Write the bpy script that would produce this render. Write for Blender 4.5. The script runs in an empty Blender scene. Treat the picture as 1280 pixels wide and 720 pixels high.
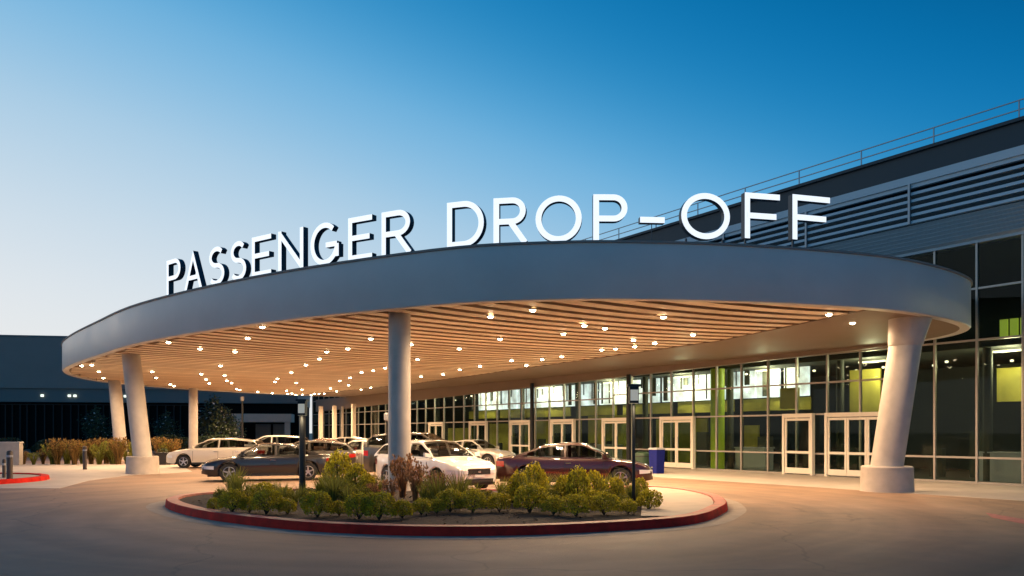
import bpy, math, random
from mathutils import Vector, Matrix
R = math.radians
S = bpy.context.scene
COL = S.collection
random.seed(11)

# ------------------------------------------------------------------ materials
def nodes(name):
    m = bpy.data.materials.new(name); m.use_nodes = True
    nt = m.node_tree
    return m, nt, nt.nodes['Principled BSDF']

def mat(name, col, rough=.5, metal=0, var=.0, scale=4.0, bump=0, bscale=60, coat=0, emit=None, estr=0, island=0, spec=None, stain=0, sscale=.35):
    m, nt, b = nodes(name)
    c = (*col, 1)
    b.inputs['Base Color'].default_value = c
    b.inputs['Roughness'].default_value = rough
    b.inputs['Metallic'].default_value = metal
    if spec is not None: b.inputs['Specular IOR Level'].default_value = spec
    if coat:
        b.inputs['Coat Weight'].default_value = coat; b.inputs['Coat Roughness'].default_value = .04
    if emit:
        b.inputs['Emission Color'].default_value = (*emit, 1); b.inputs['Emission Strength'].default_value = estr
    tc = nt.nodes.new('ShaderNodeTexCoord')
    src = None
    def mixcol(a, fac, val):
        mx = nt.nodes.new('ShaderNodeMix'); mx.data_type = 'RGBA'; mx.blend_type = 'MULTIPLY'
        mx.inputs[0].default_value = 1
        hs = nt.nodes.new('ShaderNodeMapRange')
        hs.inputs[1].default_value = .3; hs.inputs[2].default_value = .7
        hs.inputs[3].default_value = 1 - val; hs.inputs[4].default_value = 1 + val
        nt.links.new(fac, hs.inputs[0])
        if a is None: mx.inputs[6].default_value = c
        else: nt.links.new(a, mx.inputs[6])
        cb = nt.nodes.new('ShaderNodeCombineColor')
        for i in range(3): nt.links.new(hs.outputs[0], cb.inputs[i])
        nt.links.new(cb.outputs[0], mx.inputs[7])
        return mx.outputs[2]
    if var:
        n = nt.nodes.new('ShaderNodeTexNoise'); n.inputs['Scale'].default_value = scale; n.inputs['Detail'].default_value = 6
        nt.links.new(tc.outputs['Object'], n.inputs['Vector'])
        src = mixcol(src, n.outputs[0], var)
        rr = nt.nodes.new('ShaderNodeMapRange'); rr.inputs[3].default_value = max(0, rough-.1); rr.inputs[4].default_value = min(1, rough+.1)
        nt.links.new(n.outputs[0], rr.inputs[0]); nt.links.new(rr.outputs[0], b.inputs['Roughness'])
    if stain:
        n = nt.nodes.new('ShaderNodeTexNoise'); n.inputs['Scale'].default_value = sscale; n.inputs['Detail'].default_value = 4
        nt.links.new(tc.outputs['Object'], n.inputs['Vector'])
        src = mixcol(src, n.outputs[0], stain)
    if island:
        g = nt.nodes.new('ShaderNodeNewGeometry')
        src = mixcol(src, g.outputs['Random Per Island'], island)
    if src is not None: nt.links.new(src, b.inputs['Base Color'])
    if bump:
        n = nt.nodes.new('ShaderNodeTexNoise'); n.inputs['Scale'].default_value = bscale; n.inputs['Detail'].default_value = 5
        nt.links.new(tc.outputs['Object'], n.inputs['Vector'])
        bp = nt.nodes.new('ShaderNodeBump'); bp.inputs['Strength'].default_value = bump; bp.inputs['Distance'].default_value = .02
        nt.links.new(n.outputs[0], bp.inputs['Height']); nt.links.new(bp.outputs[0], b.inputs['Normal'])
    return m

def leafmat(name, col, isl):
    m = mat(name, col, .55, island=isl); nt = m.node_tree; b = nt.nodes['Principled BSDF']
    t = nt.nodes.new('ShaderNodeBsdfTranslucent'); mx = nt.nodes.new('ShaderNodeMixShader'); mx.inputs[0].default_value = .42
    nt.links.new(b.inputs['Base Color'].links[0].from_socket, t.inputs[0])
    nt.links.new(b.outputs[0], mx.inputs[1]); nt.links.new(t.outputs[0], mx.inputs[2]); nt.links.new(mx.outputs[0], nt.nodes['Material Output'].inputs[0])
    return m
def glassmat(name, tint):
    m = bpy.data.materials.new(name); m.use_nodes = True; nt = m.node_tree
    nt.nodes.remove(nt.nodes['Principled BSDF'])
    t = nt.nodes.new('ShaderNodeBsdfTransparent'); t.inputs[0].default_value = (*tint, 1)
    g = nt.nodes.new('ShaderNodeBsdfGlossy'); g.inputs['Roughness'].default_value = .02
    ge = nt.nodes.new('ShaderNodeNewGeometry'); dt = nt.nodes.new('ShaderNodeVectorMath'); dt.operation = 'DOT_PRODUCT'
    nt.links.new(ge.outputs['Incoming'], dt.inputs[0]); nt.links.new(ge.outputs['Normal'], dt.inputs[1])
    def mth(op, a, b):          # Schlick reflectance, the same from both faces of the sheet
        q = nt.nodes.new('ShaderNodeMath'); q.operation = op
        if hasattr(a, 'links'): nt.links.new(a, q.inputs[0])
        else: q.inputs[0].default_value = a
        if hasattr(b, 'links'): nt.links.new(b, q.inputs[1])
        else: q.inputs[1].default_value = b
        return q.outputs[0]
    f = mth('MULTIPLY_ADD', mth('POWER', mth('SUBTRACT', 1.0, mth('ABSOLUTE', dt.outputs['Value'], 0.0)), 5.0), .7)
    f.node.inputs[2].default_value = .009
    mx = nt.nodes.new('ShaderNodeMixShader')
    nt.links.new(f, mx.inputs[0]); nt.links.new(t.outputs[0], mx.inputs[1]); nt.links.new(g.outputs[0], mx.inputs[2])
    nt.links.new(mx.outputs[0], nt.nodes['Material Output'].inputs[0])
    return m

M = {}
M['road'] = mat('road', (.245, .150, .095), .68, var=.16, scale=1.7, bump=.4, bscale=45, stain=.34, sscale=.16)
M['walk'] = mat('walk_concrete', (.40, .34, .29), .7, var=.1, scale=1.5, bump=.15, bscale=40, stain=.12)
M['gutter'] = mat('gutter_concrete', (.30, .235, .18), .75, var=.18, scale=3, bump=.2)
M['red_kerb'] = mat('red_kerb_paint', (.56, .020, .012), .85, spec=.15, var=.25, scale=5, bump=.2, bscale=30, stain=.2, sscale=2)
M['kerb_top'] = mat('kerb_worn_red', (.46, .14, .10), .6, var=.3, scale=5, bump=.2, bscale=30)
M['mulch'] = mat('mulch', (.028, .016, .010), .95, var=.5, scale=30, bump=1, bscale=60)
M['pad'] = mat('pad_concrete', (.44, .35, .27), .75, var=.12, scale=2, bump=.2)
M['fascia'] = mat('fascia_panels', (.60, .60, .585), .45, var=.05, scale=.6)
M['roofing'] = mat('roof_membrane', (.2, .2, .2), .8)
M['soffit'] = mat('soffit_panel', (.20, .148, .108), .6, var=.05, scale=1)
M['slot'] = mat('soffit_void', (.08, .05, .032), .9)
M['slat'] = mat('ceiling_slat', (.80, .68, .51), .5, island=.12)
M['slat_side_shade'] = mat('ceiling_slat_side_shade', (.46, .32, .21), .6)  # darker than the undersides: shade between slats put into the colour
M['column'] = mat('column_concrete', (.50, .45, .40), .6, var=.1, scale=2.5, bump=.12, bscale=30)
M['plinth'] = mat('plinth_concrete', (.44, .38, .33), .75, var=.12, scale=3, bump=.25, bscale=30)
M['lamp'] = mat('lamp_lens', (1, .9, .75), .4, emit=(1, .80, .50), estr=60)
M['lampring'] = mat('lamp_ring', (.30, .25, .19), .4)
M['face'] = mat('letter_face', (.85, .87, .9), .4, emit=(.93, .97, 1), estr=.95)
M['letter_side'] = mat('letter_return', (.035, .043, .055), .45)
M['mullion'] = mat('mullion_aluminium', (.40, .36, .32), .4, .6)
M['doorframe'] = mat('door_frame_cream', (.72, .66, .56), .45)
M['glass'] = glassmat('facade_glass', (.74, .80, .76))
M['darkwall'] = mat('dark_wall_panels', (.040, .050, .056), .6, var=.1, scale=1)
M['louvre'] = mat('louvre_metal', (.56, .62, .64), .5)
M['cladding'] = mat('ribbed_cladding', (.40, .46, .48), .5)
M['backing'] = mat('louvre_backing', (.055, .078, .090), .7)
M['steel'] = mat('galvanised_rail', (.30, .33, .36), .4, .7)
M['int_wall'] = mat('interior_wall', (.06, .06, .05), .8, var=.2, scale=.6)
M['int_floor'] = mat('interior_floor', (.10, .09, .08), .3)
M['lime'] = mat('lime_paint', (.36, .48, .02), .5)
M['olive'] = mat('olive_wall', (.42, .36, .06), .7, var=.25, scale=1.2)
M['bright'] = mat('light_wall', (.8, .8, .8), .6, emit=(.88, .95, 1), estr=1.5)
nb = M['bright'].node_tree; nn_ = nb.nodes.new('ShaderNodeTexNoise'); nn_.inputs['Scale'].default_value = 1.3; nn_.inputs['Detail'].default_value = 3
nt_ = nb.nodes.new('ShaderNodeTexCoord'); nb.links.new(nt_.outputs['Object'], nn_.inputs['Vector'])
nr_ = nb.nodes.new('ShaderNodeMapRange'); nr_.inputs[1].default_value = .35; nr_.inputs[2].default_value = .65; nr_.inputs[3].default_value = .45; nr_.inputs[4].default_value = 1.7
nb.links.new(nn_.outputs[0], nr_.inputs[0]); nb.links.new(nr_.outputs[0], nb.nodes['Principled BSDF'].inputs['Emission Strength'])
M['warmglow'] = mat('interior_tube', (1, .9, .7), .5, emit=(1, .85, .55), estr=2.5)
M['slate'] = mat('slate_wall', (.29, .245, .215), .8, var=.05, scale=.4)
M['slate_band'] = mat('grey_band', (.17, .17, .16), .6)
M['dark_glazing'] = mat('dark_glazing', (.010, .009, .009), .9, spec=.1)
M['dark_slat'] = mat('dark_slats', (.014, .011, .010), .6)
M['cream'] = mat('cream_render', (.55, .46, .36), .7, var=.06)
M['white_lamp'] = mat('wall_lamp_lens', (1, 1, .9), .5, emit=(.9, 1, .8), estr=1.6)
M['post_lens'] = mat('post_lamp_lens', (.9,.85,.7), .4, emit=(1,.8,.5), estr=.25)
M['black_metal'] = mat('black_metal', (.012, .012, .014), .4, .3)
M['bollard'] = mat('bollard_brown', (.07, .05, .04), .5)
M['blue_bin'] = mat('blue_plastic', (.004, .009, .13), .6, spec=.2, var=.08, scale=3)
M['green_bin'] = mat('green_plastic', (.02, .05, .025), .5)
M['grey_plastic'] = mat('grey_plastic', (.35, .36, .38), .5)
M['shrub'] = leafmat('shrub_leaf', (.42, .35, .018), .45)
M['shrub2'] = leafmat('shrub_leaf_green', (.22, .20, .02), .5)
M['twig'] = mat('twig', (.05, .032, .02), .9)
M['grass_tan'] = leafmat('grass_tan', (.20, .115, .030), .55)
M['grass_red'] = leafmat('grass_russet', (.33, .17, .075), .45)
M['grass_green'] = leafmat('grass_green', (.20, .20, .03), .4)
M['tree_leaf'] = mat('tree_leaf', (.035, .055, .018), .6, island=.5)
M['bark'] = mat('bark', (.06, .045, .035), .9, var=.3, scale=8, bump=.5)
M['flower'] = mat('white_flower', (.7, .7, .65), .7)
M['tyre'] = mat('tyre_rubber', (.015, .015, .016), .8)
M['rim'] = mat('alloy_rim', (.55, .55, .56), .3, .9)
M['carglass'] = mat('car_glass', (.012, .013, .014), .06, spec=.7)
M['carpane'] = glassmat('car_window_glass', (.42,.44,.44))
M['seat'] = mat('seat_cloth', (.03,.028,.026), .9)
M['headlamp'] = mat('headlamp_lens', (.75, .77, .8), .08, coat=1)
M['taillamp'] = mat('tail_lamp_lens', (.35, .012, .01), .15, coat=1)
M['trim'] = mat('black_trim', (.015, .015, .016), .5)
M['chrome'] = mat('chrome', (.7, .7, .72), .15, 1)
M['plate'] = mat('number_plate', (.7, .7, .68), .5)
def paint(n, c, metal=0): return mat(n, c, .3, metal, coat=1)
M['white_paint'] = paint('white_paint', (.78, .74, .68))
M['pearl_paint'] = paint('pearl_paint', (.66, .60, .52))
M['black_paint'] = paint('black_paint', (.010, .010, .012))
M['maroon_paint'] = paint('maroon_paint', (.034, .005, .004), .1)
M['silver_paint'] = paint('silver_paint', (.50, .48, .45), .6)
M['grey_paint'] = paint('grey_paint', (.06, .055, .05), .5)
M['brown_paint'] = paint('brown_paint', (.14, .075, .05), .4)

# ------------------------------------------------------------------ mesh builder
class MB:
    def __init__(s): s.v = []; s.f = []; s.m = []; s.cur = 0
    def add(s, vs, fs):
        o = len(s.v); s.v += [tuple(p) for p in vs]; s.f += [tuple(i+o for i in f) for f in fs]; s.m += [s.cur]*len(fs)
    def box(s, a, b):
        x0, y0, z0 = a; x1, y1, z1 = b
        if x0 > x1: x0, x1 = x1, x0
        if y0 > y1: y0, y1 = y1, y0
        if z0 > z1: z0, z1 = z1, z0
        s.add([(x0,y0,z0),(x1,y0,z0),(x1,y1,z0),(x0,y1,z0),(x0,y0,z1),(x1,y0,z1),(x1,y1,z1),(x0,y1,z1)],
              [(3,2,1,0),(4,5,6,7),(0,1,5,4),(1,2,6,5),(2,3,7,6),(3,0,4,7)])
    def prism(s, poly, z0, z1, caps=True):
        n = len(poly)
        a = sum(poly[i][0]*poly[(i+1)%n][1]-poly[(i+1)%n][0]*poly[i][1] for i in range(n))
        if a < 0: poly = poly[::-1]
        vs = [(p[0],p[1],z0) for p in poly]+[(p[0],p[1],z1) for p in poly]
        fs = [(i,(i+1)%n,n+(i+1)%n,n+i) for i in range(n)]
        if caps: fs += [tuple(range(n-1,-1,-1)), tuple(range(n,2*n))]
        s.add(vs, fs)
    def lathe(s, prof, seg=24, origin=(0,0,0), top=None, caps=True):
        """prof: (radius, z) list; top = xy drift at the last z (a leaning shaft)."""
        z0, z1 = prof[0][1], prof[-1][1]; vs = []; fs = []
        for r, z in prof:
            t = (z-z0)/(z1-z0) if z1 != z0 else 0
            dx, dy = (top[0]*t, top[1]*t) if top else (0, 0)
            for k in range(seg):
                a = 2*math.pi*k/seg; vs.append((origin[0]+dx+r*math.cos(a), origin[1]+dy+r*math.sin(a), origin[2]+z))
        for i in range(len(prof)-1):
            for k in range(seg):
                k2 = (k+1)%seg; fs.append((i*seg+k, i*seg+k2, (i+1)*seg+k2, (i+1)*seg+k))
        if caps:
            fs.append(tuple(range(seg-1,-1,-1))); n = (len(prof)-1)*seg; fs.append(tuple(n+k for k in range(seg)))
        s.add(vs, fs)
    def tube(s, pts, r, seg=8):
        pts = [Vector(p) for p in pts]; rs = r if isinstance(r, (list, tuple)) else [r]*len(pts)
        vs = []; fs = []
        for i, p in enumerate(pts):
            d = (pts[min(i+1,len(pts)-1)]-pts[max(i-1,0)]).normalized()
            a = d.orthogonal().normalized() if abs(d.z) > .9 else d.cross(Vector((0,0,1))).normalized()
            if abs(d.z) > .9: a = Vector((1,0,0)); a = (a-d*a.dot(d)).normalized()
            b = d.cross(a)
            for k in range(seg):
                t = 2*math.pi*k/seg; vs.append(p+(a*math.cos(t)+b*math.sin(t))*rs[i])
        for i in range(len(pts)-1):
            for k in range(seg):
                k2 = (k+1)%seg; fs.append((i*seg+k, i*seg+k2, (i+1)*seg+k2, (i+1)*seg+k))
        fs.append(tuple(range(seg-1,-1,-1))); n = (len(pts)-1)*seg; fs.append(tuple(n+k for k in range(seg)))
        s.add(vs, fs)
    def build(s, name, mats, parent=None, loc=None, smooth=None):
        me = bpy.data.meshes.new(name); me.from_pydata(s.v, [], s.f)
        if not isinstance(mats, (list, tuple)): mats = [mats]
        for m in mats: me.materials.append(m)
        if len(mats) > 1:
            me.polygons.foreach_set('material_index', s.m)
        me.update()
        if smooth is not None:
            me.polygons.foreach_set('use_smooth', [True]*len(me.polygons))
            me.set_sharp_from_angle(angle=R(smooth))
        o = bpy.data.objects.new(name, me); COL.objects.link(o)
        if parent: o.parent = parent
        if loc: o.location = loc
        return o

def setp(o, label=None, cat=None, group=None, kind=None):
    if label: o['label'] = label
    if cat: o['category'] = cat
    if group: o['group'] = group
    if kind: o['kind'] = kind
    return o
def empty(name, loc=(0,0,0), rz=0, label=None, cat=None, group=None):
    o = bpy.data.objects.new(name, None); COL.objects.link(o); o.location = loc; o.rotation_euler = (0,0,rz)
    o.empty_display_size = .2
    return setp(o, label, cat, group)
def copy_tree(o, parent=None):
    c = o.copy(); COL.objects.link(c)
    if parent: c.parent = parent
    for ch in list(o.children): copy_tree(ch, c)
    return c
def world_part(o):           # vertices were given in world coordinates
    p = o.parent
    mw = Matrix.Translation(p.location) @ p.rotation_euler.to_matrix().to_4x4()
    o.data.transform(mw.inverted())
    return o

H = 1.8
def gp(x, y, z=0):           # ground point seen at a pixel of the 1280 px photograph -> metres
    D = (H-z)*1000/(y-541); return ((x-640)*D/1000, D)
def xd(x, D): return ((x-640)*D/1000, D)

# ------------------------------------------------------------------ ground
g = MB(); n = 40
g.add([(-2500,-2500,0),(2500,-2500,0),(2500,2500,0),(-2500,2500,0)], [(0,1,2,3)])
setp(g.build('ground', M['road']), kind='structure')

nt = M['road'].node_tree; bs = nt.nodes['Principled BSDF']; prev = bs.inputs['Base Color'].links[0].from_socket
tcn = nt.nodes.new('ShaderNodeTexCoord'); sb = nt.nodes.new('ShaderNodeVectorMath'); sb.operation = 'SUBTRACT'; sb.inputs[1].default_value = (-1.7,19.5,0)
nt.links.new(tcn.outputs['Object'], sb.inputs[0])
wn = nt.nodes.new('ShaderNodeTexNoise'); wn.inputs['Scale'].default_value = .25; nt.links.new(tcn.outputs['Object'], wn.inputs['Vector'])
ln_ = nt.nodes.new('ShaderNodeVectorMath'); ln_.operation = 'LENGTH'; nt.links.new(sb.outputs[0], ln_.inputs[0])
ad = nt.nodes.new('ShaderNodeMath'); ad.operation = 'ADD'; nt.links.new(ln_.outputs['Value'], ad.inputs[0]); nt.links.new(wn.outputs[0], ad.inputs[1])
rn = nt.nodes.new('ShaderNodeTexNoise'); rn.noise_dimensions = '1D'; rn.inputs['Scale'].default_value = .9; rn.inputs['Detail'].default_value = 3
nt.links.new(ad.outputs[0], rn.inputs['W'])
mr = nt.nodes.new('ShaderNodeMapRange'); mr.inputs[1].default_value = .35; mr.inputs[2].default_value = .65; mr.inputs[3].default_value = .84; mr.inputs[4].default_value = 1.1
nt.links.new(rn.outputs[0], mr.inputs[0])
vo = nt.nodes.new('ShaderNodeTexVoronoi'); vo.feature = 'DISTANCE_TO_EDGE'; vo.inputs['Scale'].default_value = .16
wv = nt.nodes.new('ShaderNodeTexNoise'); wv.inputs['Scale'].default_value = .8; wv.inputs['Detail'].default_value = 5; nt.links.new(tcn.outputs['Object'], wv.inputs['Vector'])
wa = nt.nodes.new('ShaderNodeVectorMath'); wa.operation = 'ADD'; nt.links.new(tcn.outputs['Object'], wa.inputs[0]); nt.links.new(wv.outputs['Color'], wa.inputs[1]); nt.links.new(wa.outputs[0], vo.inputs['Vector'])
cm = nt.nodes.new('ShaderNodeMapRange'); cm.inputs[1].default_value = 0; cm.inputs[2].default_value = .006; cm.inputs[3].default_value = .72; cm.inputs[4].default_value = 1
nt.links.new(vo.outputs['Distance'], cm.inputs[0])
pr = nt.nodes.new('ShaderNodeMath'); pr.operation = 'MULTIPLY'; nt.links.new(mr.outputs[0], pr.inputs[0]); nt.links.new(cm.outputs[0], pr.inputs[1])
vs_ = nt.nodes.new('ShaderNodeVectorMath'); vs_.operation = 'SCALE'; nt.links.new(prev, vs_.inputs[0]); nt.links.new(pr.outputs[0], vs_.inputs['Scale'])
nt.links.new(vs_.outputs[0], bs.inputs['Base Color'])

# facade frame: origin P0, s along the wall (away from the camera), w out of the wall
P0 = Vector((17.3, 27.0, 0)); U = Vector((-.554, .833, 0)).normalized(); N = Vector((-U.y, U.x, 0))
def F(s, w, z=0): return tuple(P0+U*s+N*w+Vector((0,0,z)))
def s_at(x, w=0):
    k = (x-640)/1000
    return (P0.x+N.x*w - k*(P0.y+N.y*w))/(k*U.y - U.x)
FROT = math.atan2(U.y, U.x)

# pavement along the entrance
sw = MB()
pts = [F(-30,0)]+[F(75,0)]+[F(75,6.4)]+[F(s,6.4) for s in (60,40,20,10,4,0,-6,-14,-30)]
sw.prism([(p[0],p[1]) for p in pts], .0, .006)
setp(sw.build('pavement', M['walk']), kind='structure')
lw = MB()
lp = [(-14.6,25.8),(-15.9,30),(-16.2,33.8),(-15.2,35.2),(-14.8,37),(-16.0,39.5),(-18.5,44.5),(-24,46.5),(-70,47),(-70,26.5),(-26,26)]
lw.prism(lp, 0, .007)
setp(lw.build('pavement_west', M['walk']), kind='structure'); bpy.data.objects['pavement_west'].name = 'footpath'

# ------------------------------------------------------------------ canopy
ctrl = [(14.55,31.0),(15.25,29.8),(15.5,28.2),(15.15,26.5),(14.2,25.0),(12.2,23.2),(9.9,21.85),(6.5,20.8),(3.4,20.35),(1.0,20.4),(-2.1,21.25),(-8,24.9),
        (-13.9,30.0),(-18.3,35.2),(-22.3,40.3),(-24.9,44.3),(-26.8,49),(-27.6,54.6),(-26.6,60.5),(-24.2,66),(-20.8,71.3),(-17.2,75.2),(-15.5,76.2)]
def catmull(c, m=6):
    out = []
    for i in range(len(c)-1):
        p0 = Vector(c[max(i-1,0)]); p1 = Vector(c[i]); p2 = Vector(c[i+1]); p3 = Vector(c[min(i+2,len(c)-1)])
        for k in range(m):
            t = k/m
            out.append(tuple(.5*((2*p1)+(p2-p0)*t+(2*p0-5*p1+4*p2-p3)*t*t+(3*p1-p0-3*p2+p3)*t**3)))
    out.append(tuple(c[-1])); return out
rim = catmull(ctrl)          # open curve from facade (near) round the front to the facade (far)
def offset(c, d):            # positive d = towards the inside of the canopy
    out = []
    for i, p in enumerate(c):
        a = Vector(c[max(i-1,0)]); b = Vector(c[min(i+1,len(c)-1)]); t = (b-a).normalized()
        nrm = Vector((t.y, -t.x))      # right of travel = inside for this winding
        out.append((p[0]+nrm.x*d, p[1]+nrm.y*d))
    return out
ZB, ZT = 5.2, 6.62
inner = offset(rim, .32)
can = empty('canopy', (0,45,0), 0, 'large oval drop-off canopy with grey fascia and slatted ceiling of warm downlights', 'canopy')
fa = MB()
nr = len(rim)
vs = []
lay = [(rim,ZT),(rim,ZB+.04),(offset(rim,.03),ZB),(inner,ZB),(inner,ZB+.42)]
for c, z in lay: vs += [(p[0],p[1],z) for p in c]
fs = []
for L in range(len(lay)-1):
    for i in range(nr-1): fs.append((L*nr+i, (L+1)*nr+i, (L+1)*nr+i+1, L*nr+i+1))
fa.add(vs, fs)
world_part(fa.build('fascia', M['fascia'], can, smooth=40))
# roof deck and upstand
rf = MB()
ro = offset(rim, .03)
rf.add([(p[0],p[1],ZT-.05) for p in ro], [tuple(range(nr-1,-1,-1))])
world_part(rf.build('roof_deck', M['roofing'], can))
cp = MB()                                             # coping trim on the rim
a, b = offset(rim,-.05), offset(rim,.25)
vs = [(p[0],p[1],ZT+.002) for p in a]+[(p[0],p[1],ZT+.06) for p in a]+[(p[0],p[1],ZT+.06) for p in b]+[(p[0],p[1],ZT+.002) for p in b]
fs = []
for L in range(4):
    for i in range(nr-1):
        L2 = (L+1)%4; fs.append((L*nr+i, L*nr+i+1, L2*nr+i+1, L2*nr+i))
cp.add(vs, fs); world_part(cp.build('coping', M['slate'], can, smooth=30))
# ceiling void
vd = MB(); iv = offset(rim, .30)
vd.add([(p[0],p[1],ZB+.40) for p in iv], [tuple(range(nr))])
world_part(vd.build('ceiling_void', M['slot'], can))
# boundary between slats and the plain soffit along the building
L2p = [(10.6,20.0),(9.9,22.2),(7.75,29.8),(-6.7,55.7),(-16.6,69),(-22,77)]
def xl2(D):
    for (xa,ya),(xb,yb) in zip(L2p, L2p[1:]):
        if ya <= D <= yb: return xa+(xb-xa)*(D-ya)/(yb-ya)
    return 1e9
poly_in = offset(rim, .26)
def inside(p, poly):
    x, y = p; c = False; j = len(poly)-1
    for i in range(len(poly)):
        xi, yi = poly[i]; xj, yj = poly[j]
        if (yi > y) != (yj > y) and x < (xj-xi)*(y-yi)/(yj-yi)+xi: c = not c
        j = i
    return c
def xr_at(D, poly):
    xs = []
    for i in range(len(poly)):
        (xa,ya),(xb,yb) = poly[i], poly[(i+1)%len(poly)]
        if (ya > D) != (yb > D): xs.append(xa+(xb-xa)*(D-ya)/(yb-ya))
    return (min(xs), max(xs)) if len(xs) >= 2 else None
sl = MB()
C0 = (14, 6)
r = 9.0
while r < 84:
    run = []; a = math.pi*1.02; step = .5/r
    def flush(run):
        if len(run) < 2: return
        vs = []
        for t in run:
            for rr, z in ((r-.25,ZB+.045),(r+.25,ZB+.045),(r+.25,ZB+.33),(r-.25,ZB+.33)):
                vs.append((C0[0]+rr*math.cos(t), C0[1]+rr*math.sin(t), z))
        fs = []
        for i in range(len(run)-1):
            for k in range(4): fs.append((4*i+k, 4*i+4+k, 4*i+4+(k+1)%4, 4*i+(k+1)%4))
        fs += [(0,1,2,3), tuple(4*(len(run)-1)+k for k in (3,2,1,0))]
        o0 = len(sl.f); sl.add(vs, fs)
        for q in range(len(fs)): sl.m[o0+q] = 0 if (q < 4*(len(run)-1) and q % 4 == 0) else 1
    while a > .1:
        p = (C0[0]+r*math.cos(a), C0[1]+r*math.sin(a))
        if inside(p, poly_in) and p[0] < xl2(p[1])+.6: run.append(a)
        else: flush(run); run = []
        a -= step
    flush(run); r += .88
world_part(sl.build('ceiling_slats', [M['slat'],M['slat_side_shade']], can))
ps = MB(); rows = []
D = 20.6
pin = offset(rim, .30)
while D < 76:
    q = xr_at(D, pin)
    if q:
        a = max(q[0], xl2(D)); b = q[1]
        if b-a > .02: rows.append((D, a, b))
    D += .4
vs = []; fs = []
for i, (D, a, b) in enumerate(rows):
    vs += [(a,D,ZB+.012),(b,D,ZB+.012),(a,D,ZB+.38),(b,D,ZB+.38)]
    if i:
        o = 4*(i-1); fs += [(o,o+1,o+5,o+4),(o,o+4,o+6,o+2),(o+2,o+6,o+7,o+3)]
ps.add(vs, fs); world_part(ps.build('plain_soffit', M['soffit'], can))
# bulkhead dropping from the soffit along the glass
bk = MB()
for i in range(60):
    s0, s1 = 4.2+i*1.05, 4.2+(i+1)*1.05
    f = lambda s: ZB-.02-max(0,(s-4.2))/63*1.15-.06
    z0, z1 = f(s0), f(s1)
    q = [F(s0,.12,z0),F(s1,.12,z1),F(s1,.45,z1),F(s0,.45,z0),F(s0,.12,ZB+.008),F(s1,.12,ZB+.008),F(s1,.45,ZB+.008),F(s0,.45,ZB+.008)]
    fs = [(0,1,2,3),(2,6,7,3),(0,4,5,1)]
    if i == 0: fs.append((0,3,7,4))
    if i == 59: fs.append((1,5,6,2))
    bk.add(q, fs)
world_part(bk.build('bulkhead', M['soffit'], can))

# downlights: (zoom x, zoom y) lists read off the photograph
dl = []
for sx, sy, sc, L in [
    (180,380,4.571,[(140,222),(320,258),(520,275),(592,198),(677,135),(437,355),(47,388),(70,423),(327,402),(355,432),(372,455),(395,485),(172,470),(150,460),(460,410),(473,440),(500,452),(530,487),(548,492),(650,503),(732,510),(763,428),(748,446),(842,393),(925,350),(1003,315),(1045,275),(1165,258),(870,452),(903,490),(1065,483),(1100,500),(1118,440),(1177,422),(1170,465),(1243,392),(1240,490),(815,496),(845,512),(822,532),(868,520),(905,518),(955,520),(1030,512),(975,572),(1000,576)]),
    (0,380,2.769,[(283,215),(318,212),(342,235),(358,257),(425,173)]),
    (460,370,3.765,[(13,203),(203,230),(80,340),(25,352),(13,432),(233,300),(430,250),(432,348),(353,370),(527,332),(400,105),(577,100),(775,70),(622,205),(920,180),(1018,142),(1115,155),(675,305),(912,287),(1100,255),(1165,250),(1255,240),(820,300),(745,328),(250,380)]),
    (780,360,3.765,[(185,140),(325,222),(145,262),(555,70),(965,128),(45,248)])]:
    for zx, zy in L:
        x, y = sx+zx/sc, sy+zy/sc; D = (ZB-H)*1000/(541-y)
        p = xd(x, D)
        if D > 78 or not inside(p, offset(rim,.5)): 
            D = min(D, 70); p = xd(x, D)
            if not inside(p, offset(rim,.5)): continue
        if min(math.hypot(p[0]-cx, p[1]-cy) for cx, cy in ((-16.8,35.3),(-3.27,23.25),(-26.3,53),(-24.7,62))) < 1.7: continue
        dl.append(p)
dl += [(10.6,24.9),(12.9,25.6)]
lens = MB(); lens.lathe([(.0,-.06),(.05,-.05),(.078,-.022),(.085,0.0)], 12, caps=False)
ring = MB(); ring.lathe([(.088,.03),(.088,-.014),(.125,-.010),(.13,.03)], 14, caps=False)
first = None
ld = bpy.data.lights.new('downlight_beam', 'SPOT'); ld.energy = 720; ld.color = (1,.67,.38); ld.spot_size = R(170); ld.spot_blend = .6; ld.shadow_soft_size = .12
for x, y in dl:
    if first is None:
        ro_ = ring.build('downlight', M['lampring'], can, smooth=40); le = lens.build('lens', M['lamp'], ro_, smooth=60)
        lo = bpy.data.objects.new('beam', ld); COL.objects.link(lo); lo.parent = ro_; lo.location = (0,0,-.08)
        first = ro_; o = ro_
    else:
        o = first.copy(); COL.objects.link(o)
        for ch in list(first.children):
            c = ch.copy(); COL.objects.link(c); c.parent = o
    zc = ZB+.03
    o.location = (x, y-45, zc)

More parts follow.
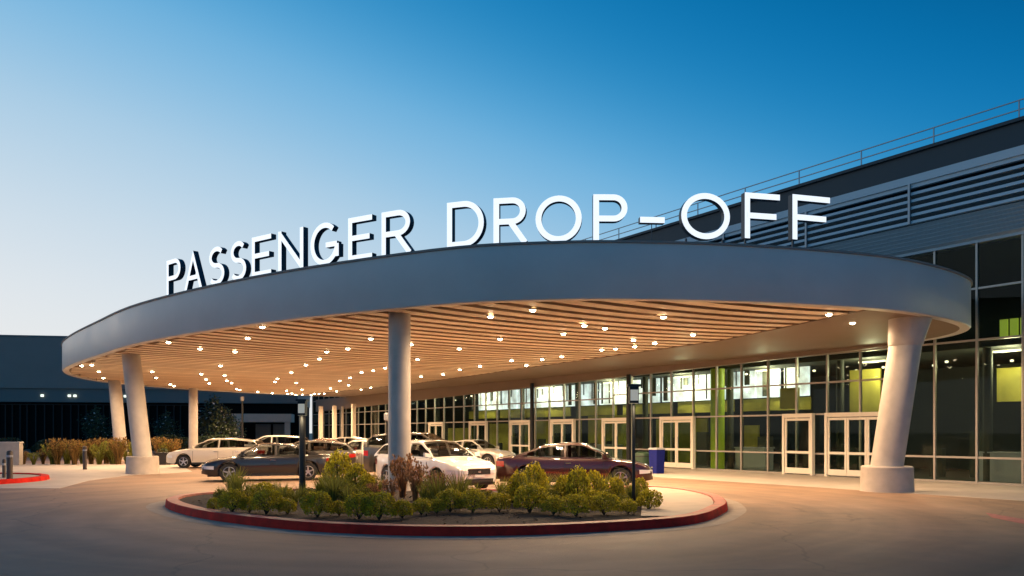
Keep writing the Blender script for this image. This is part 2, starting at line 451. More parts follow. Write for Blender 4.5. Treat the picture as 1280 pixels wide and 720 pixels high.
# columns
def column(base, top, r, ph, pr, capital, label, z_top=ZB+.36):
    root = empty('canopy_column', (base[0],base[1],0), 0, label, 'column', 'columns carrying the canopy')
    d = (top[0]-base[0], top[1]-base[1])
    m = MB(); n = 10
    z0 = ph if ph else .1
    m.lathe([(r*(1.02-.04*i/n), z0+(z_top-z0)*i/n) for i in range(n+1)], 32, top=d)
    m.build('shaft', M['column'], root, smooth=40)
    if ph:
        p = MB(); p.lathe([(pr*1.05,0),(pr*1.04,.03),(pr,ph-.03),(pr-.03,ph)], 36); p.build('plinth', M['plinth'], root, smooth=40)
    if capital:
        c = MB(); hz = 4.42; k = (hz-z0)/(z_top-z0)
        c.lathe([(r*1.03,hz),(r*1.05,hz+.01),(r*1.14,hz+.35),(r*1.3,ZB+.01)], 36, origin=(d[0]*k,d[1]*k,0), top=(d[0]*.2,d[1]*.2))
        c.build('capital', M['column'], root, smooth=50)
    return root
column((11.55,24.65),(11.95,23.95),.46,.78,.74,True,'thick leaning concrete column on a wide round plinth beside the glass doors')
column((-16.3,35.3),(-16.85,35.3),.385,.77,.66,False,'leaning concrete column on a round plinth beside the road curve by the tall grasses')
column((-3.27,23.25),(-3.27,23.25),.325,0,0,False,'straight grey column rising out of the planted island behind russet grass')
column((-25.9,53),(-26.35,53),.39,.5,.55,False,'slightly leaning pale column standing behind the tall orange grasses')
column((-24.7,62),(-24.7,62),.33,0,0,False,'slim straight pale column behind the white estate car')

# ------------------------------------------------------------------ rooftop letters
FR = [p for p in rim]
def rim_at(x):
    k = (x-640)/1000; best = None
    for i in range(len(FR)-1):
        a, b = FR[i], FR[i+1]; fa_, fb_ = a[0]-k*a[1], b[0]-k*b[1]
        if fa_*fb_ <= 0 and fa_ != fb_:
            t = fa_/(fa_-fb_); D = a[1]+(b[1]-a[1])*t
            if best is None or D < best: best = D
    return Vector((k*best, best))
T = .150; LH = 1.19; DEP = .19
def ribbon(mb, pts, closed, k, t=T):
    P = [Vector(p) for p in pts]; n = len(P); Lf = []; Rt = []
    for i in range(n):
        if closed: a, b = P[i-1], P[(i+1)%n]
        else: a, b = (P[i-1] if i else None), (P[i+1] if i < n-1 else None)
        d1 = (P[i]-a).normalized() if a is not None else None
        d2 = (b-P[i]).normalized() if b is not None else None
        if d1 is None: d1 = d2
        if d2 is None: d2 = d1
        n1 = Vector((-d1.y,d1.x)); n2 = Vector((-d2.y,d2.x)); mm = n1+n2
        if mm.length < 1e-4: mm = n1.copy()
        mm.normalize(); sc = min(1/max(mm.dot(n1),.25), 2.2)
        Lf.append(P[i]+mm*t/2*sc); Rt.append(P[i]-mm*t/2*sc)
    e = .004*k; f0, f1 = -e, DEP-e
    vs = []
    for l, rr in zip(Lf, Rt): vs += [(l.x,f0,l.y),(rr.x,f0,rr.y),(rr.x,f1,rr.y),(l.x,f1,l.y)]
    rng = range(n if closed else n-1)
    front = []; side = []
    for i in rng:
        o, q = 4*i, 4*((i+1)%n)
        front.append((o+1,q+1,q,o)); side += [(o+2,q+2,q+1,o+1),(o+3,q+3,q+2,o+2),(o,q,q+3,o+3)]
    if not closed: side += [(0,3,2,1), tuple(4*(n-1)+j for j in (0,1,2,3))]
    o = len(mb.v); mb.v += vs
    for f in front: mb.f.append(tuple(i+o for i in f)); mb.m.append(0)
    for f in side: mb.f.append(tuple(i+o for i in f)); mb.m.append(1)
def arc(cx, cy, rx, ry, a0, a1, n=14): return [(cx+rx*math.cos(R(a0+(a1-a0)*i/n)), cy+ry*math.sin(R(a0+(a1-a0)*i/n))) for i in range(n+1)]
def letter_strokes(ch):
    # unit box 0..1 in both directions (stroke centre lines)
    if ch == 'P': return [([(0,-.0),(0,1)],0),([(.0,1)]+arc(.62,.74,.38,.26,90,-90)+[(.0,.48)],0)]
    if ch == 'R': return [([(0,0),(0,1)],0),([(.0,1)]+arc(.58,.74,.38,.26,90,-90)+[(.0,.48)],0),([(.50,.48),(.98,0)],0)]
    if ch == 'A': return [([(0,0),(.5,1),(1,0)],0),([(.17,.32),(.83,.32)],0)]
    if ch == 'S': return [(arc(.5,.755,.46,.245,35,270,16)[:-1]+arc(.5,.25,.5,.26,90,-145,16),0)]
    if ch == 'E': return [([(1,1),(0,1),(0,0),(1,0)],0),([(0,.52),(.88,.52)],0)]
    if ch == 'F': return [([(1,1),(0,1),(0,0)],0),([(0,.50),(.88,.50)],0)]
    if ch == 'N': return [([(0,0),(0,1)],0),([(1,0),(1,1)],0),([(.02,.97),(.98,.03)],0)]
    if ch == 'G': return [(arc(.5,.5,.5,.5,48,352,30)+[(1,.46)],0),([(1,.46),(.55,.46)],0),([(1.0,.46),(1.0,.12)],0)]
    if ch == 'D': return [([(0,0),(0,1)]+arc(.45,.5,.55,.5,90,-90,20)[:-1]+[(.45,0)],1)]
    if ch == 'O': return [(arc(.5,.5,.5,.5,0,360,40)[:-1],1)]
    if ch == '-': return [([(0,.41),(1,.41)],0)]
spec = [('P',205.5,228),('A',228,254),('S',258,282),('S',285,309),('E',312,340),('N',345,380),('G',385.5,424),('E',432.7,465),('R',474.6,513.5),
        ('D',557,604),('R',616,658),('O',669,727),('P',742,785),('-',801,832),('O',853,914),('F',933,977),('F',993,1040)]
mid = rim_at(620)
sign = empty('rooftop_sign', (mid.x, mid.y, ZT), 0, 'white PASSENGER DROP-OFF letters with dark returns along the canopy rim', 'sign')
cmid = None
for ch, x0, x1 in spec:
    sh = max(0, (620-x0))/400
    x1 = x1-5.0*sh
    a, b = rim_at(x0), rim_at(x1); d = (b-a).normalized(); nn = Vector((-d.y, d.x))   # nn points inwards (away from the camera)
    W = (b-a).length; lift = .03+.23*max(0, min(1, (x0-735)/250))
    wi, hi = W-T, LH-T
    m = MB(); LHi = LH*(1+.06*sh)
    hi = LHi-T
    for k, (st, closed) in enumerate(letter_strokes(ch)):
        if ch == 'D': closed = 1
        sc2 = [Vector((T/2+p[0]*wi, T/2+p[1]*hi)) for p in st]
        if not closed:
            for e_, f_ in ((0,1),(-1,-2)):
                d_ = (sc2[e_]-sc2[f_]).normalized(); pu = st[e_]; ex = 0
                if abs(d_.y) > .3 and pu[1] <= .01: ex = T/2
                elif ch == 'N' and k < 2 and pu[1] >= .99: ex = T/2
                elif abs(d_.x) > .9 and pu[0] >= .85 and ch in 'EF-': ex = T/2
                elif abs(d_.x) > .9 and pu[0] <= .01 and (pu[1] >= .99 or ch == '-'): ex = T/2-.002
                sc2[e_] = sc2[e_]+d_*ex
        ribbon(m, [tuple(p) for p in sc2], closed, k)
    o = m.build('letter', [M['face'], M['letter_side']], sign)
    o.location = (a.x+nn.x*.08-mid.x, a.y+nn.y*.08-mid.y, lift+.03)
    o.rotation_euler = (0,0,math.atan2(d.y,d.x))
    if ch != '-':
        pm = MB()
        for f in (.12,.88) if ch not in 'PF' else (.06,):
            u = f*W
            pm.box((u-.02,.06,-(lift)+.004),(u+.02,.12,.02))
    else:
        pm = MB(); pm.box((W/2-.009,.07,-lift+.004),(W/2+.009,.088,.42))
    q = pm.build('standoff', M['letter_side'], o)

# ------------------------------------------------------------------ terminal building (local x = s, y = w outwards)
ter = empty('terminal_building', tuple(P0), FROT, 'long glass-fronted terminal with dark louvred upper wall and cream doors', 'building')
S0, S1 = -14.96, 69.04
bays = []
s = S0
while s < S1-.01: bays.append(s); s += 1.5
GT = 8.5
def bay_transoms(s):
    if s < 4.4: return [.04,.92,5.08,6.9,GT]
    if s < 21: return [.04,.92,2.58,3.9,5.08,GT]
    return [.04,2.58,3.72,5.08,GT]
doors_near = [4.54,6.04,7.54,9.04]
for s in bays:
    f = MB(); mw = .035
    f.box((s-mw,-.06,0),(s+mw,.06,GT))
    tr = bay_transoms(s)
    for z in tr[:-1] if True else []:
        zz = max(z, .04)
        f.box((s+mw+.001,-.045,zz-.035),(s+1.5-mw-.001,.045,zz+.035))
    w = f.build('window', M['mullion'], ter)
    p = MB()
    for a, b in zip(tr, tr[1:]):
        p.box((s+mw+.004,-.012,a+.037),(s+1.5-mw-.004,.006,b-.037))
    p.build('pane', M['glass'], w)
def leaf(x0, x1, door, hz=2.42):
    m = MB(); t = .085
    m.box((x0,.16,.06),(x0+t,.215,hz)); m.box((x1-t,.16,.06),(x1,.215,hz))
    m.box((x0+t,.16,.06),(x1-t,.215,.30)); m.box((x0+t,.16,hz-.1),(x1-t,.215,hz)); m.box((x0+t,.162,.92),(x1-t,.213,1.02))
    l = m.build('door_leaf', M['doorframe'], door)
    g_ = MB(); g_.box((x0+t,.18,.30),(x1-t,.192,.92)); g_.box((x0+t,.18,1.02),(x1-t,.192,hz-.1)); 
    g_.cur = 1; g_.box((x1-t-.05,.222,1.06),(x1-t-.02,.26,1.6))
    g_.build('pane', [M['glass'], M['steel']], l) if False else g_.build('door_pane', [M['glass'], M['steel']], door)
    return l
def door_unit(x0, x1, leaves):
    d = MB()
    d.box((x0-.11,.07,.0),(x0,.26,2.62)); d.box((x1,.07,.0),(x1+.11,.26,2.62)); d.box((x0,.07,2.45),(x1,.25,2.62))
    o = d.build('entrance_door', M['doorframe'], ter)
    wd = (x1-x0)/leaves
    for i in range(leaves): leaf(x0+i*wd+.01, x0+(i+1)*wd-.01, o)
    return o
for c in (16.0, 20.6, 25.5, 30.0, 35.3, 41.5): door_unit(c-1.05, c+1.05, 2)
door_unit(4.75, 7.4, 3); door_unit(8.2, 9.5, 1)
# dark posts on the glazing line
for px in (667, 788):
    s = s_at(px, .5); m = MB(); m.lathe([(.13,0),(.13,4.9)], 16, origin=(s,.62,0)); m.build('facade_post', M['black_metal'], ter, smooth=40)
# upper bands
c = MB(); z = GT+.04
c.box((S0,-.3,GT+.0),(S1,.10,GT+.10))
for i in range(7):
    z0 = GT+.10+i*.145; c.add([(S0,.10,z0),(S1,.10,z0),(S1,.22,z0+.09),(S0,.22,z0+.09),(S0,.10,z0+.145),(S1,.10,z0+.145)], [(0,1,2,3),(3,2,5,4)])
c.build('cladding_band', M['cladding'], ter)
lb = MB(); lb.box((S0,-.7,GT+1.1),(S1,-.3,11.1)); lb.build('louvre_backing', M['backing'], ter)
lv = MB()
for i in range(6):
    z0 = 9.64+i*.265; h = .06 if i < 5 else .12
    lv.add([(S0,.28,z0),(S1,.28,z0),(S1,.14,z0+h+.05),(S0,.14,z0+h+.05),(S0,.26,z0+h+.05),(S1,.26,z0+h+.05),(S0,.10,z0),(S1,.10,z0)],
           [(0,1,5,4),(4,5,3,2),(6,7,1,0),(6,2,3,7)])
lv.box((S0,-.3,11.12),(S1,.34,11.42))
lv.build('louvre', M['louvre'], ter)
po = MB(); s = S0+.8
while s < S1: po.box((s-.04,.29,9.62),(s+.04,.36,11.12)); s += 4.5
po.build('louvre_post', M['steel'], ter)
uw = MB(); uw.box((S0,-14,11.0),(S1,-.75,12.62)); uw.box((S0,-14,12.62),(S1,-.62,12.74))
uw.build('upper_wall', M['darkwall'], ter)
rl = MB(); s = S0+.5
while s < S1: rl.box((s-.02,-.85,12.742),(s+.02,-.81,13.38)); s += 3.0
rl.box((S0,-.85,13.382),(S1,-.81,13.42)); rl.box((S0,-.848,13.05),(S1,-.812,13.09))
rl.build('roof_railing', M['steel'], ter)
ew = MB(); ew.box((S0-.3,-14,0),(S0-.05,.05,12.6)); ew.box((S1+.05,-14,0),(S1+.35,.05,12.6)); ew.build('end_wall', M['darkwall'], ter)
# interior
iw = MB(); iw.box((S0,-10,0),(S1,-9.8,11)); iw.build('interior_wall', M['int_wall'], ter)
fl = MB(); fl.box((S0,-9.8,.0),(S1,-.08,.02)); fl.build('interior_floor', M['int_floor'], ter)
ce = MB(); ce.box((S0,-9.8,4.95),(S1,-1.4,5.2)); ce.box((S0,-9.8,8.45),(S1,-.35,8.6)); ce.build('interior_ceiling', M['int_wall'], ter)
bw = MB(); s = 10.7
while s < 40:
    w_ = random.choice((1.0,1.35,1.7)); bw.box((s,-3.2,3.55),(s+w_,-3.05,4.93)); s += w_+random.choice((.06,.1,.3))
bw.build('luminous_panel', M['bright'], ter)
bh = MB(); s = 10.7
while s < 40: bh.box((s,-3.28,2.9),(s+4.0,-3.22,3.5)); s += 4.6
bh.build('gallery_front', M['olive'], ter)
lc = MB(); s = s_at(897,-.9); lc.lathe([(.34,.02),(.34,4.94)], 20, origin=(s,-.9,0)); lc.build('interior_column', M['lime'], ter, smooth=40)
for px in (985, 1010): pass
ow = MB()
for px0, px1, z0, z1, w_ in [(975,998,2.9,3.9,-2.2),(1062,1100,2.7,4.6,-3.2),(1246,1300,3.0,4.3,-3.5),(650,704,.1,2.7,-4),(716,726,.1,2.7,-4.2),(735,784,.1,2.9,-4),(820,884,.1,2.6,-4.4),(612,642,.1,2.5,-4),(930,948,.1,2.2,-5),(560,590,.1,2.2,-4)]:
    s0, s1 = s_at(px1, w_), s_at(px0, w_); ow.box((s0,w_,z0),(s1,w_-.1,z1))
ow.build('interior_panel', M['olive'], ter)
yw = MB(); s0, s1 = s_at(1300,-6), s_at(1248,-6)
for i in range(4):
    a = s0+(s1-s0)*i/4; yw.box((a+.05,-6,5.6),(a+(s1-s0)/4-.05,-6.1,6.5))
yw.build('lit_window', mat('lit_window', (.5,.55,.1), .5, emit=(.52,.62,.06), estr=.55), ter)
tb = MB()
il = bpy.data.lights.new('hall_lamp', 'POINT'); il.energy = 230; il.color = (1,.9,.55); il.shadow_soft_size = .25
for i, s in enumerate((-4,1.5,7,12.5,18,24,31,39,50)):
    tube = MB(); tube.box((s-.6,-2.36,4.80),(s+.6,-2.24,4.87)); tp = tube.build('ceiling_lamp', M['warmglow'], ter)
    lo = bpy.data.objects.new('hall_light', il); COL.objects.link(lo); lo.parent = tp; lo.location = (s,-2.3,4.5)
dk = MB()                                              # hanging blades, posts and displays inside
s = 10.9
while s < 42:
    w_ = random.choice((.05,.08,.12,.3)); z0 = random.choice((3.6,3.9,4.2,4.4)); dk.box((s,-2.7,z0),(s+w_,-2.65,4.94)); s += random.uniform(.35,1.5)
dk.build('hanging_blade', M['int_wall'], ter)
s = 2.0
while s < 60:
    ip = MB(); ip.lathe([(.16,.02),(.16,4.94)], 14, origin=(s,-1.7,0)); ip.build('interior_column', M['int_wall'], ter, smooth=40); s += 6.1
dp = MB(); s = 3.0
while s < 46:
    w_ = random.uniform(.3,.8); z1 = random.uniform(.8,1.9); y_ = random.uniform(-3.6,-2.6); dp.box((s,y_,.02),(s+w_,y_-.25,z1)); s += random.uniform(1.0,3.2)
dp.build('interior_display', M['int_wall'], ter)
pl = MB(); s = -8
while s < 50:
    y_ = random.uniform(-6,-1.8); pl.lathe([(.02,4.72),(.07,4.70),(.07,4.64),(.02,4.62)], 8, origin=(s,y_,0)); s += random.uniform(.9,2.2)
pl.build('pendant_light', M['warmglow'], ter)
# counters and a bench inside
ct = MB()
for s in (12.0, 22.8, 28.0, 0.5): ct.box((s,-2.2,.02),(s+1.8,-1.6,1.05)); ct.box((s-.05,-2.25,1.05),(s+1.85,-1.55,1.1))
ct.build('interior_counter', M['grey_plastic'], ter)
# cream columns near the far end
for px, w_ in ((401,2.6),(418,2.0),(442,2.4),(428,.6)):
    s = s_at(px, w_); p = F(s, w_)
    root = empty('entrance_pillar', (p[0],p[1],0), FROT, {401:'cream pillar nearest the far corner of the glass wall, beside the low entrance',418:'pale pillar second from the far corner of the glass wall',442:'orange-lit pillar closest to the central column at the far glass wall',428:'thin grey pillar tight against the far glass wall'}[px], 'pillar', 'pillars before the far glazing')
    m = MB(); wd = .16 if px != 428 else .09; m.box((-wd,-wd,0),(wd,wd,4.3-.0)); m.build('shaft', M['cream'], root)
    m = MB(); m.box((-wd-.05,-wd-.05,0.001),(wd+.05,wd+.05,.25)); m.build('base', M['plinth'], root)

# ------------------------------------------------------------------ low building behind (local x = along, y = back)
A = xd(-260, 84); B = xd(372, 92.5)
ang = math.atan2(B[1]-A[1], B[0]-A[0]); LL = math.hypot(B[0]-A[0], B[1]-A[1])
ann = empty('annex_building', (A[0],A[1],0), ang, 'dark slate annex with a grey band and small wall lamps behind the grasses', 'building')
m = MB(); m.box((0,0,6.7),(LL,18,12.3)); m.build('upper_wall', M['slate'], ann)
m = MB(); m.box((-.05,-.06,12.301),(LL+.05,18,12.5)); m.build('coping', M['slate_band'], ann)
m = MB(); m.box((0,.25,5.2),(LL,17,6.70)); m.build('grey_band', M['slate_band'], ann)
m = MB(); m.box((0,1.2,0),(LL,16,5.2)); m.build('dark_glazing', M['dark_glazing'], ann)
m = MB(); s = .3
while s < LL*.84: m.box((s,.9,.2),(s+.10,1.1,5.0)); s += random.choice((.7,.8,.9))
m.box((0,.88,4.9),(LL*.84,1.0,5.0))
m.build('screen_slats', M['dark_slat'], ann)
def ann_s(px):
    k = (px-640)/1000; ux, uy = math.cos(ang), math.sin(ang); return (A[0]-k*A[1])/(k*uy-ux)
for px in (52,86,93,156):
    s = ann_s(px); m = MB(); m.box((s-.13,.06,5.78),(s+.13,.245,6.02)); m.build('wall_lamp', M['white_lamp'], ann)
# low cream entrance at its end
e0, e1 = ann_s(281), ann_s(368)
m = MB(); m.box((e0,-3.5,3.0),(e1,-.02,3.9)); m.build('entrance_beam', M['cream'], ann)
for px in (282,303,363):
    s = ann_s(px); m = MB(); m.box((s-.28,-3.3,0),(s+.28,-2.8,3.0)); m.build('entrance_pillar', M['cream'], ann)
m = MB()
for px0, px1 in ((318,337),(340,358)):
    m.box((ann_s(px0),.9,.3),(ann_s(px1),1.15,2.8))
m.build('entrance_pane', M['slate_band'], ann)

# ------------------------------------------------------------------ planted island
outl = [(5.46,21.4),(5.25,19.6),(4.75,17.9),(3.41,15.55),(.9,14.2),(-1.1,13.87),(-2.8,14.2),(-4.4,15.0),(-6.55,16.8),(-8.2,19),(-8.8,20.7),(-8.5,22.1),(-7.2,23.4),(-3.6,23.9),(-.3,23.4),(2.6,24.3),(4.2,24.8),(5.15,23.5)]
def closed_spline(c, m=7):
    n = len(c); out = []
    for i in range(n):
        p0, p1, p2, p3 = (Vector(c[(i+k-1)%n]) for k in range(4))
        for k in range(m):
            t = k/m; out.append(tuple(.5*((2*p1)+(p2-p0)*t+(2*p0-5*p1+4*p2-p3)*t*t+(3*p1-p0-3*p2+p3)*t**3)))
    return out
isl = closed_spline(outl)
def off_closed(c, d):
    n = len(c); out = []
    for i in range(n):
        a, b = Vector(c[i-1]), Vector(c[(i+1)%n]); t = (b-a).normalized(); nn = Vector((t.y,-t.x))  # clockwise seen from above -> right is inside
        out.append((c[i][0]+nn.x*d, c[i][1]+nn.y*d))
    return out
def ringstrip(c, layers):
    m = MB(); n = len(c); vs = []; fs = []
    for d, z in layers: vs += [(p[0],p[1],z) for p in off_closed(c, d)]
    for L in range(len(layers)-1):
        for i in range(n): fs.append((L*n+i, L*n+(i+1)%n, (L+1)*n+(i+1)%n, (L+1)*n+i)[::-1])
    m.add(vs, fs); return m
k = ringstrip(isl, [(0,0),(.02,.15),(.05,.17)]); k2 = ringstrip(isl, [(.05,.17),(.30,.172),(.32,.08)])
kb = k.build('island_kerb', M['red_kerb'], smooth=50); setp(kb, kind='structure')
kt = k2.build('island_kerb_top', M['kerb_top'], smooth=50); setp(kt, kind='structure')
gt = ringstrip(isl, [(-.42,.005),(-.0,.006)]); setp(gt.build('gutter', M['gutter']), kind='structure')
m = MB(); bed = off_closed(isl, .31); nb = len(bed)
m.add([(p[0],p[1],.12) for p in bed], [tuple(range(nb-1,-1,-1))]); setp(m.build('planting_bed', M['mulch']), kind='structure')
m = MB(); rows = []; D = 15.9; pin2 = off_closed(isl, .33)
while D < 24.7:
    q = xr_at(D, pin2)
    if q:
        a = 2.75+(D-17)*.17; b = q[1]
        if b-a > .05: rows.append((D, a, b))
    D += .2
vs = []; fs = []
for i, (D, a, b) in enumerate(rows):
    vs += [(a,D,.15),(b,D,.15),(a,D,.1)]
    if i: o = 3*(i-1); fs += [(o,o+1,o+4,o+3),(o,o+3,o+5,o+2)]
m.add(vs, fs); setp(m.build('island_paving', M['pad']), kind='structure')

# far-left kerbed corner
lk = [(-21.2+3.7*math.cos(-2*math.pi*i/48), 29.3+3.7*math.sin(-2*math.pi*i/48)) for i in range(48)]
setp(ringstrip(lk, [(0,.007),(.02,.15),(.05,.165),(.28,.165),(.30,.09)]).build('corner_kerb', M['red_kerb'], smooth=40), kind='structure')
m = MB(); ib = off_closed(lk,.29); m.add([(p[0],p[1],.12) for p in ib], [tuple(range(47,-1,-1))]); setp(m.build('corner_paving', M['pad']), kind='structure')
# thin dull red streak lying on the road by the doors
m = MB(); q = [gp(1232,641),gp(1285,650),gp(1285,656),gp(1240,647)]; m.prism([q[3],q[2],q[1],q[0]], 0, .004)
setp(m.build('road_streak', mat('dull_red_streak', (.42,.12,.10), .7, var=.3, scale=6)), kind='structure')

# ------------------------------------------------------------------ plants
def leafball(n, rx, rz, leaf, seed, flat=.55, base=.05, upright=0):
    rnd = random.Random(seed); m = MB()
    for i in range(n):
        th = rnd.random()*2*math.pi; ph = math.acos(1-rnd.random()*1.55)
        rr = (.55+.45*rnd.random()**.5)*(1+.16*math.sin(3*th+seed)*math.sin(2*ph+seed*2))
        x = rx*rr*math.sin(ph)*math.cos(th); y = rx*rr*math.sin(ph)*math.sin(th); z = base+max(0,rz*(.40+.60*rr*math.cos(ph)))
        c = Vector((x,y,z)); d = Vector((rnd.gauss(0,1),rnd.gauss(0,1),rnd.gauss(.4,1)+upright)).normalized()
        a = d.orthogonal().normalized(); a.rotate(Matrix.Rotation(rnd.random()*6.28,3,d)); L = leaf*(.6+.8*rnd.random())
        b = d.cross(a)
        m.add([c-a*L*.5*flat, c+d*L*.5+b*.2*L, c+a*L*.5*flat, c-d*L*.5], [(0,1,2,3)])
    return m
def shrub(name, n, rx, rz, leaf, seed, mt, upright=0):
    m = leafball(n, rx, rz, leaf, seed, upright=upright); t = MB(); rnd = random.Random(seed)
    for i in range(9):
        a = rnd.random()*6.28; t.tube([(0,0,0),(rx*.35*math.cos(a),rx*.35*math.sin(a),rz*.4),(rx*.7*math.cos(a),rx*.7*math.sin(a),rz*.8)], [.012,.008,.004], 5)
    root = empty(name)
    m.build('foliage', mt, root); t.build('stem', M['twig'], root)
    return root
def grass(name, n, h, spread, seed, mt, width=.012, droop=.5, plume=None):
    rnd = random.Random(seed); m = MB(); pm = MB()
    for i in range(n):
        a = rnd.random()*6.28; L = h*(.6+.5*rnd.random()); r0 = rnd.random()*spread*.25; out = spread*(.2+.8*rnd.random())
        pts = []
        for k in range(5):
            t = k/4; pts.append(Vector(((r0+out*t**1.8)*math.cos(a), (r0+out*t**1.8)*math.sin(a), L*(t-droop*.35*t**3))))
        sd = Vector((-math.sin(a),math.cos(a),0)); sd.rotate(Matrix.Rotation(rnd.random()*3,3,'Z')); vs = []
        for k, p in enumerate(pts):
            w_ = width*(1-k/4.6); vs += [p-sd*w_, p+sd*w_]
        m.add(vs, [(2*k,2*k+1,2*k+3,2*k+2) for k in range(4)])
        if plume and i % plume == 0:
            tip = pts[-1]
            for q in range(5):
                o = Vector((rnd.gauss(0,.03),rnd.gauss(0,.03),rnd.random()*.22)); m.add([tip+o,tip+o+sd*.03+Vector((0,0,.03)),tip+o+Vector((0,0,.10)),tip+o-sd*.03+Vector((0,0,.03))],[(0,1,2,3)])
    root = empty(name); m.build('blades', mt, root)
    return root
protos = {
 'round': [shrub('shrub', 2100, .29, .44, .042, i, M['shrub']) for i in (1,2,3)],
 'green': [shrub('shrub', 1500, .28, .46, .046, i, M['shrub2']) for i in (4,5)],
 'tall': [shrub('leafy_plant', 1300, .26, .80, .062, i, M['shrub'], 2.0) for i in (6,7)],
 'red': [grass('grass_clump', 260, 1.15, .34, 8, M['grass_red'], .010, .3, 3), grass('grass_clump', 220, .9, .32, 9, M['grass_red'], .010, .4, 3)],
 'spike': [grass('grass_clump', 110, .72, .30, 10, M['grass_green'], .013, .2)],
}
used = set()
ORD = ['first','second','third','fourth','fifth','sixth','seventh','eighth','ninth','tenth','eleventh','twelfth','thirteenth','fourteenth','fifteenth','sixteenth','seventeenth','eighteenth','nineteenth','twentieth','twenty-first','twenty-second','twenty-third']
def plant(kind, px, py, scale, label, group, zs=None, z=.118, idx=None):
    L = protos[kind]; i = idx if idx is not None else random.randrange(len(L)); src = L[i]
    if (kind,i) in used: o = copy_tree(src)
    else: o = src; used.add((kind,i))
    scale *= {'round':1.08,'green':1.0,'tall':1.05}.get(kind,.8)*random.uniform(.85,1.15); p = gp(px, py, z); o.location = (p[0],p[1],z); o.scale = (scale*1.05,scale*1.05,zs or scale); o.rotation_euler = (0,0,random.random()*6.28)
    setp(o, label, 'grass' if kind in ('red','spike') else 'shrub', group); return o
front = [(268,638,.55),(290,641,.85),(312,641,.6),(333,643,1.0),(360,643,.65),(397,647,1.0),(424,645,.7),(449,649,.95),(474,650,.95),(503,648,.7),(563,640,.85),(591,641,.95),(624,640,.8),(662,641,1.05),(755,644,1.05),(811,638,.95),(527,644,.75),(546,642,.6),(692,644,.8),(720,646,.85),(785,643,.7)]
for i, (x, y, sc) in enumerate(sorted(front)):
    plant('round', x, y, sc, 'rounded yellow-green shrub, %s along the front row from the tip by the black saloon' % ORD[i], 'rounded shrubs in the front row', idx=i%3)
second = [(276,629,.6,'green'),(305,629,.75,'green'),(330,626,.8,'round'),(356,627,.75,'round'),(385,628,.8,'green'),(436,629,.9,'green'),(455,632,.8,'green'),(540,634,.75,'green'),(606,634,.7,'green'),(640,630,.8,'green'),(690,636,.75,'green'),(738,634,.9,'round'),(780,637,.75,'green'),(800,630,.7,'round')]
for i, (x, y, sc, kd) in enumerate(second):
    plant(kd, x, y, sc, 'small darker shrub in the second row, %s from the tip by the black saloon' % ORD[i], 'shrubs in the second row of the island')
tall = [(458,626,.8,'upright leafy plant next to the russet grass, before the white car rear door'),(538,630,.7,'upright leafy plant before the white car headlamp'),(648,632,.8,'upright leafy plant in the gap between white and maroon cars'),(800,633,.7,'upright leafy plant just behind the slim black pole'),(424,622,1.35,'tallest yellow-green bush, in front of the dark car tail'),(446,624,.95,'upright leafy plant between the tallest bush and the white car'),(704,634,.95,'upright leafy plant before the maroon car door'),(722,636,1.15,'tallest upright plant before the maroon car'),(742,630,1.0,'upright leafy plant before the maroon car front wheel'),(668,628,.95,'upright plant at the tail of the maroon car'),(770,632,.85,'upright leafy plant beside the slim black pole')]
for x, y, sc, lb in tall: plant('tall', x, y, sc, lb, 'upright leafy plants in the island')
for x, y, sc, lb in [(503,622,1.0,'russet feathery grass around the foot of the grey column'),(488,630,.75,'dark russet grass in front of the grey column'),(519,626,.9,'russet feathery grass between the grey column and white car'),(545,632,.7,'low russet grass under the white car headlamp'),(466,628,.6,'low russet grass behind the yellow-green shrubs')]:
    plant('red', x, y, sc*.95, lb, 'russet grasses in the island')
for x, y, sc, lb in [(276,622,.55,'thin spiky stalk plant at the tip of the island'),(632,628,.8,'spiky green grass between white and maroon cars'),(690,630,.9,'spiky green grass before the maroon car rear door'),(718,626,1.0,'spiky green grass before the maroon car front door'),(782,628,.8,'spiky green grass behind the slim black pole'),(585,628,.6,'spiky green grass under the white car bumper')]:
    plant('spike', x, y, sc, lb, 'spiky grasses in the island')
rt = random.Random(12)
for i in range(46):
    x = rt.uniform(285,800); y = rt.uniform(618,634)
    if 525 < x < 620: y = rt.uniform(624,636)
    q = gp(x, y, .118)
    if not inside(q, off_closed(isl,.7)): continue
    plant('spike', x, y, rt.uniform(.8,1.35), 'thin grass tuft filling a gap between the island shrubs', 'grass tufts between the island shrubs')
# small red-brown ground cover is a mass
gc = MB(); rnd = random.Random(5)
for i in range(2600):
    a = rnd.random(); x = -8+13*rnd.random(); y = 14.3+8.3*rnd.random()
    if not inside((x,y), off_closed(isl,.45)) or x > 2.6+(y-17)*.17: continue
    c = Vector((x,y,.125+rnd.random()*.03)); t = rnd.random()*6.28; L = .03+.05*rnd.random()
    d = Vector((math.cos(t),math.sin(t),rnd.uniform(-.2,.5))); b = Vector((-math.sin(t),math.cos(t),.1))
    gc.add([c-d*L,c+b*L*.4,c+d*L,c-b*L*.4],[(0,1,2,3)])
setp(gc.build('mulch_chips', mat('mulch_chips', (.042,.024,.014), .9, island=.6)), kind='stuff')

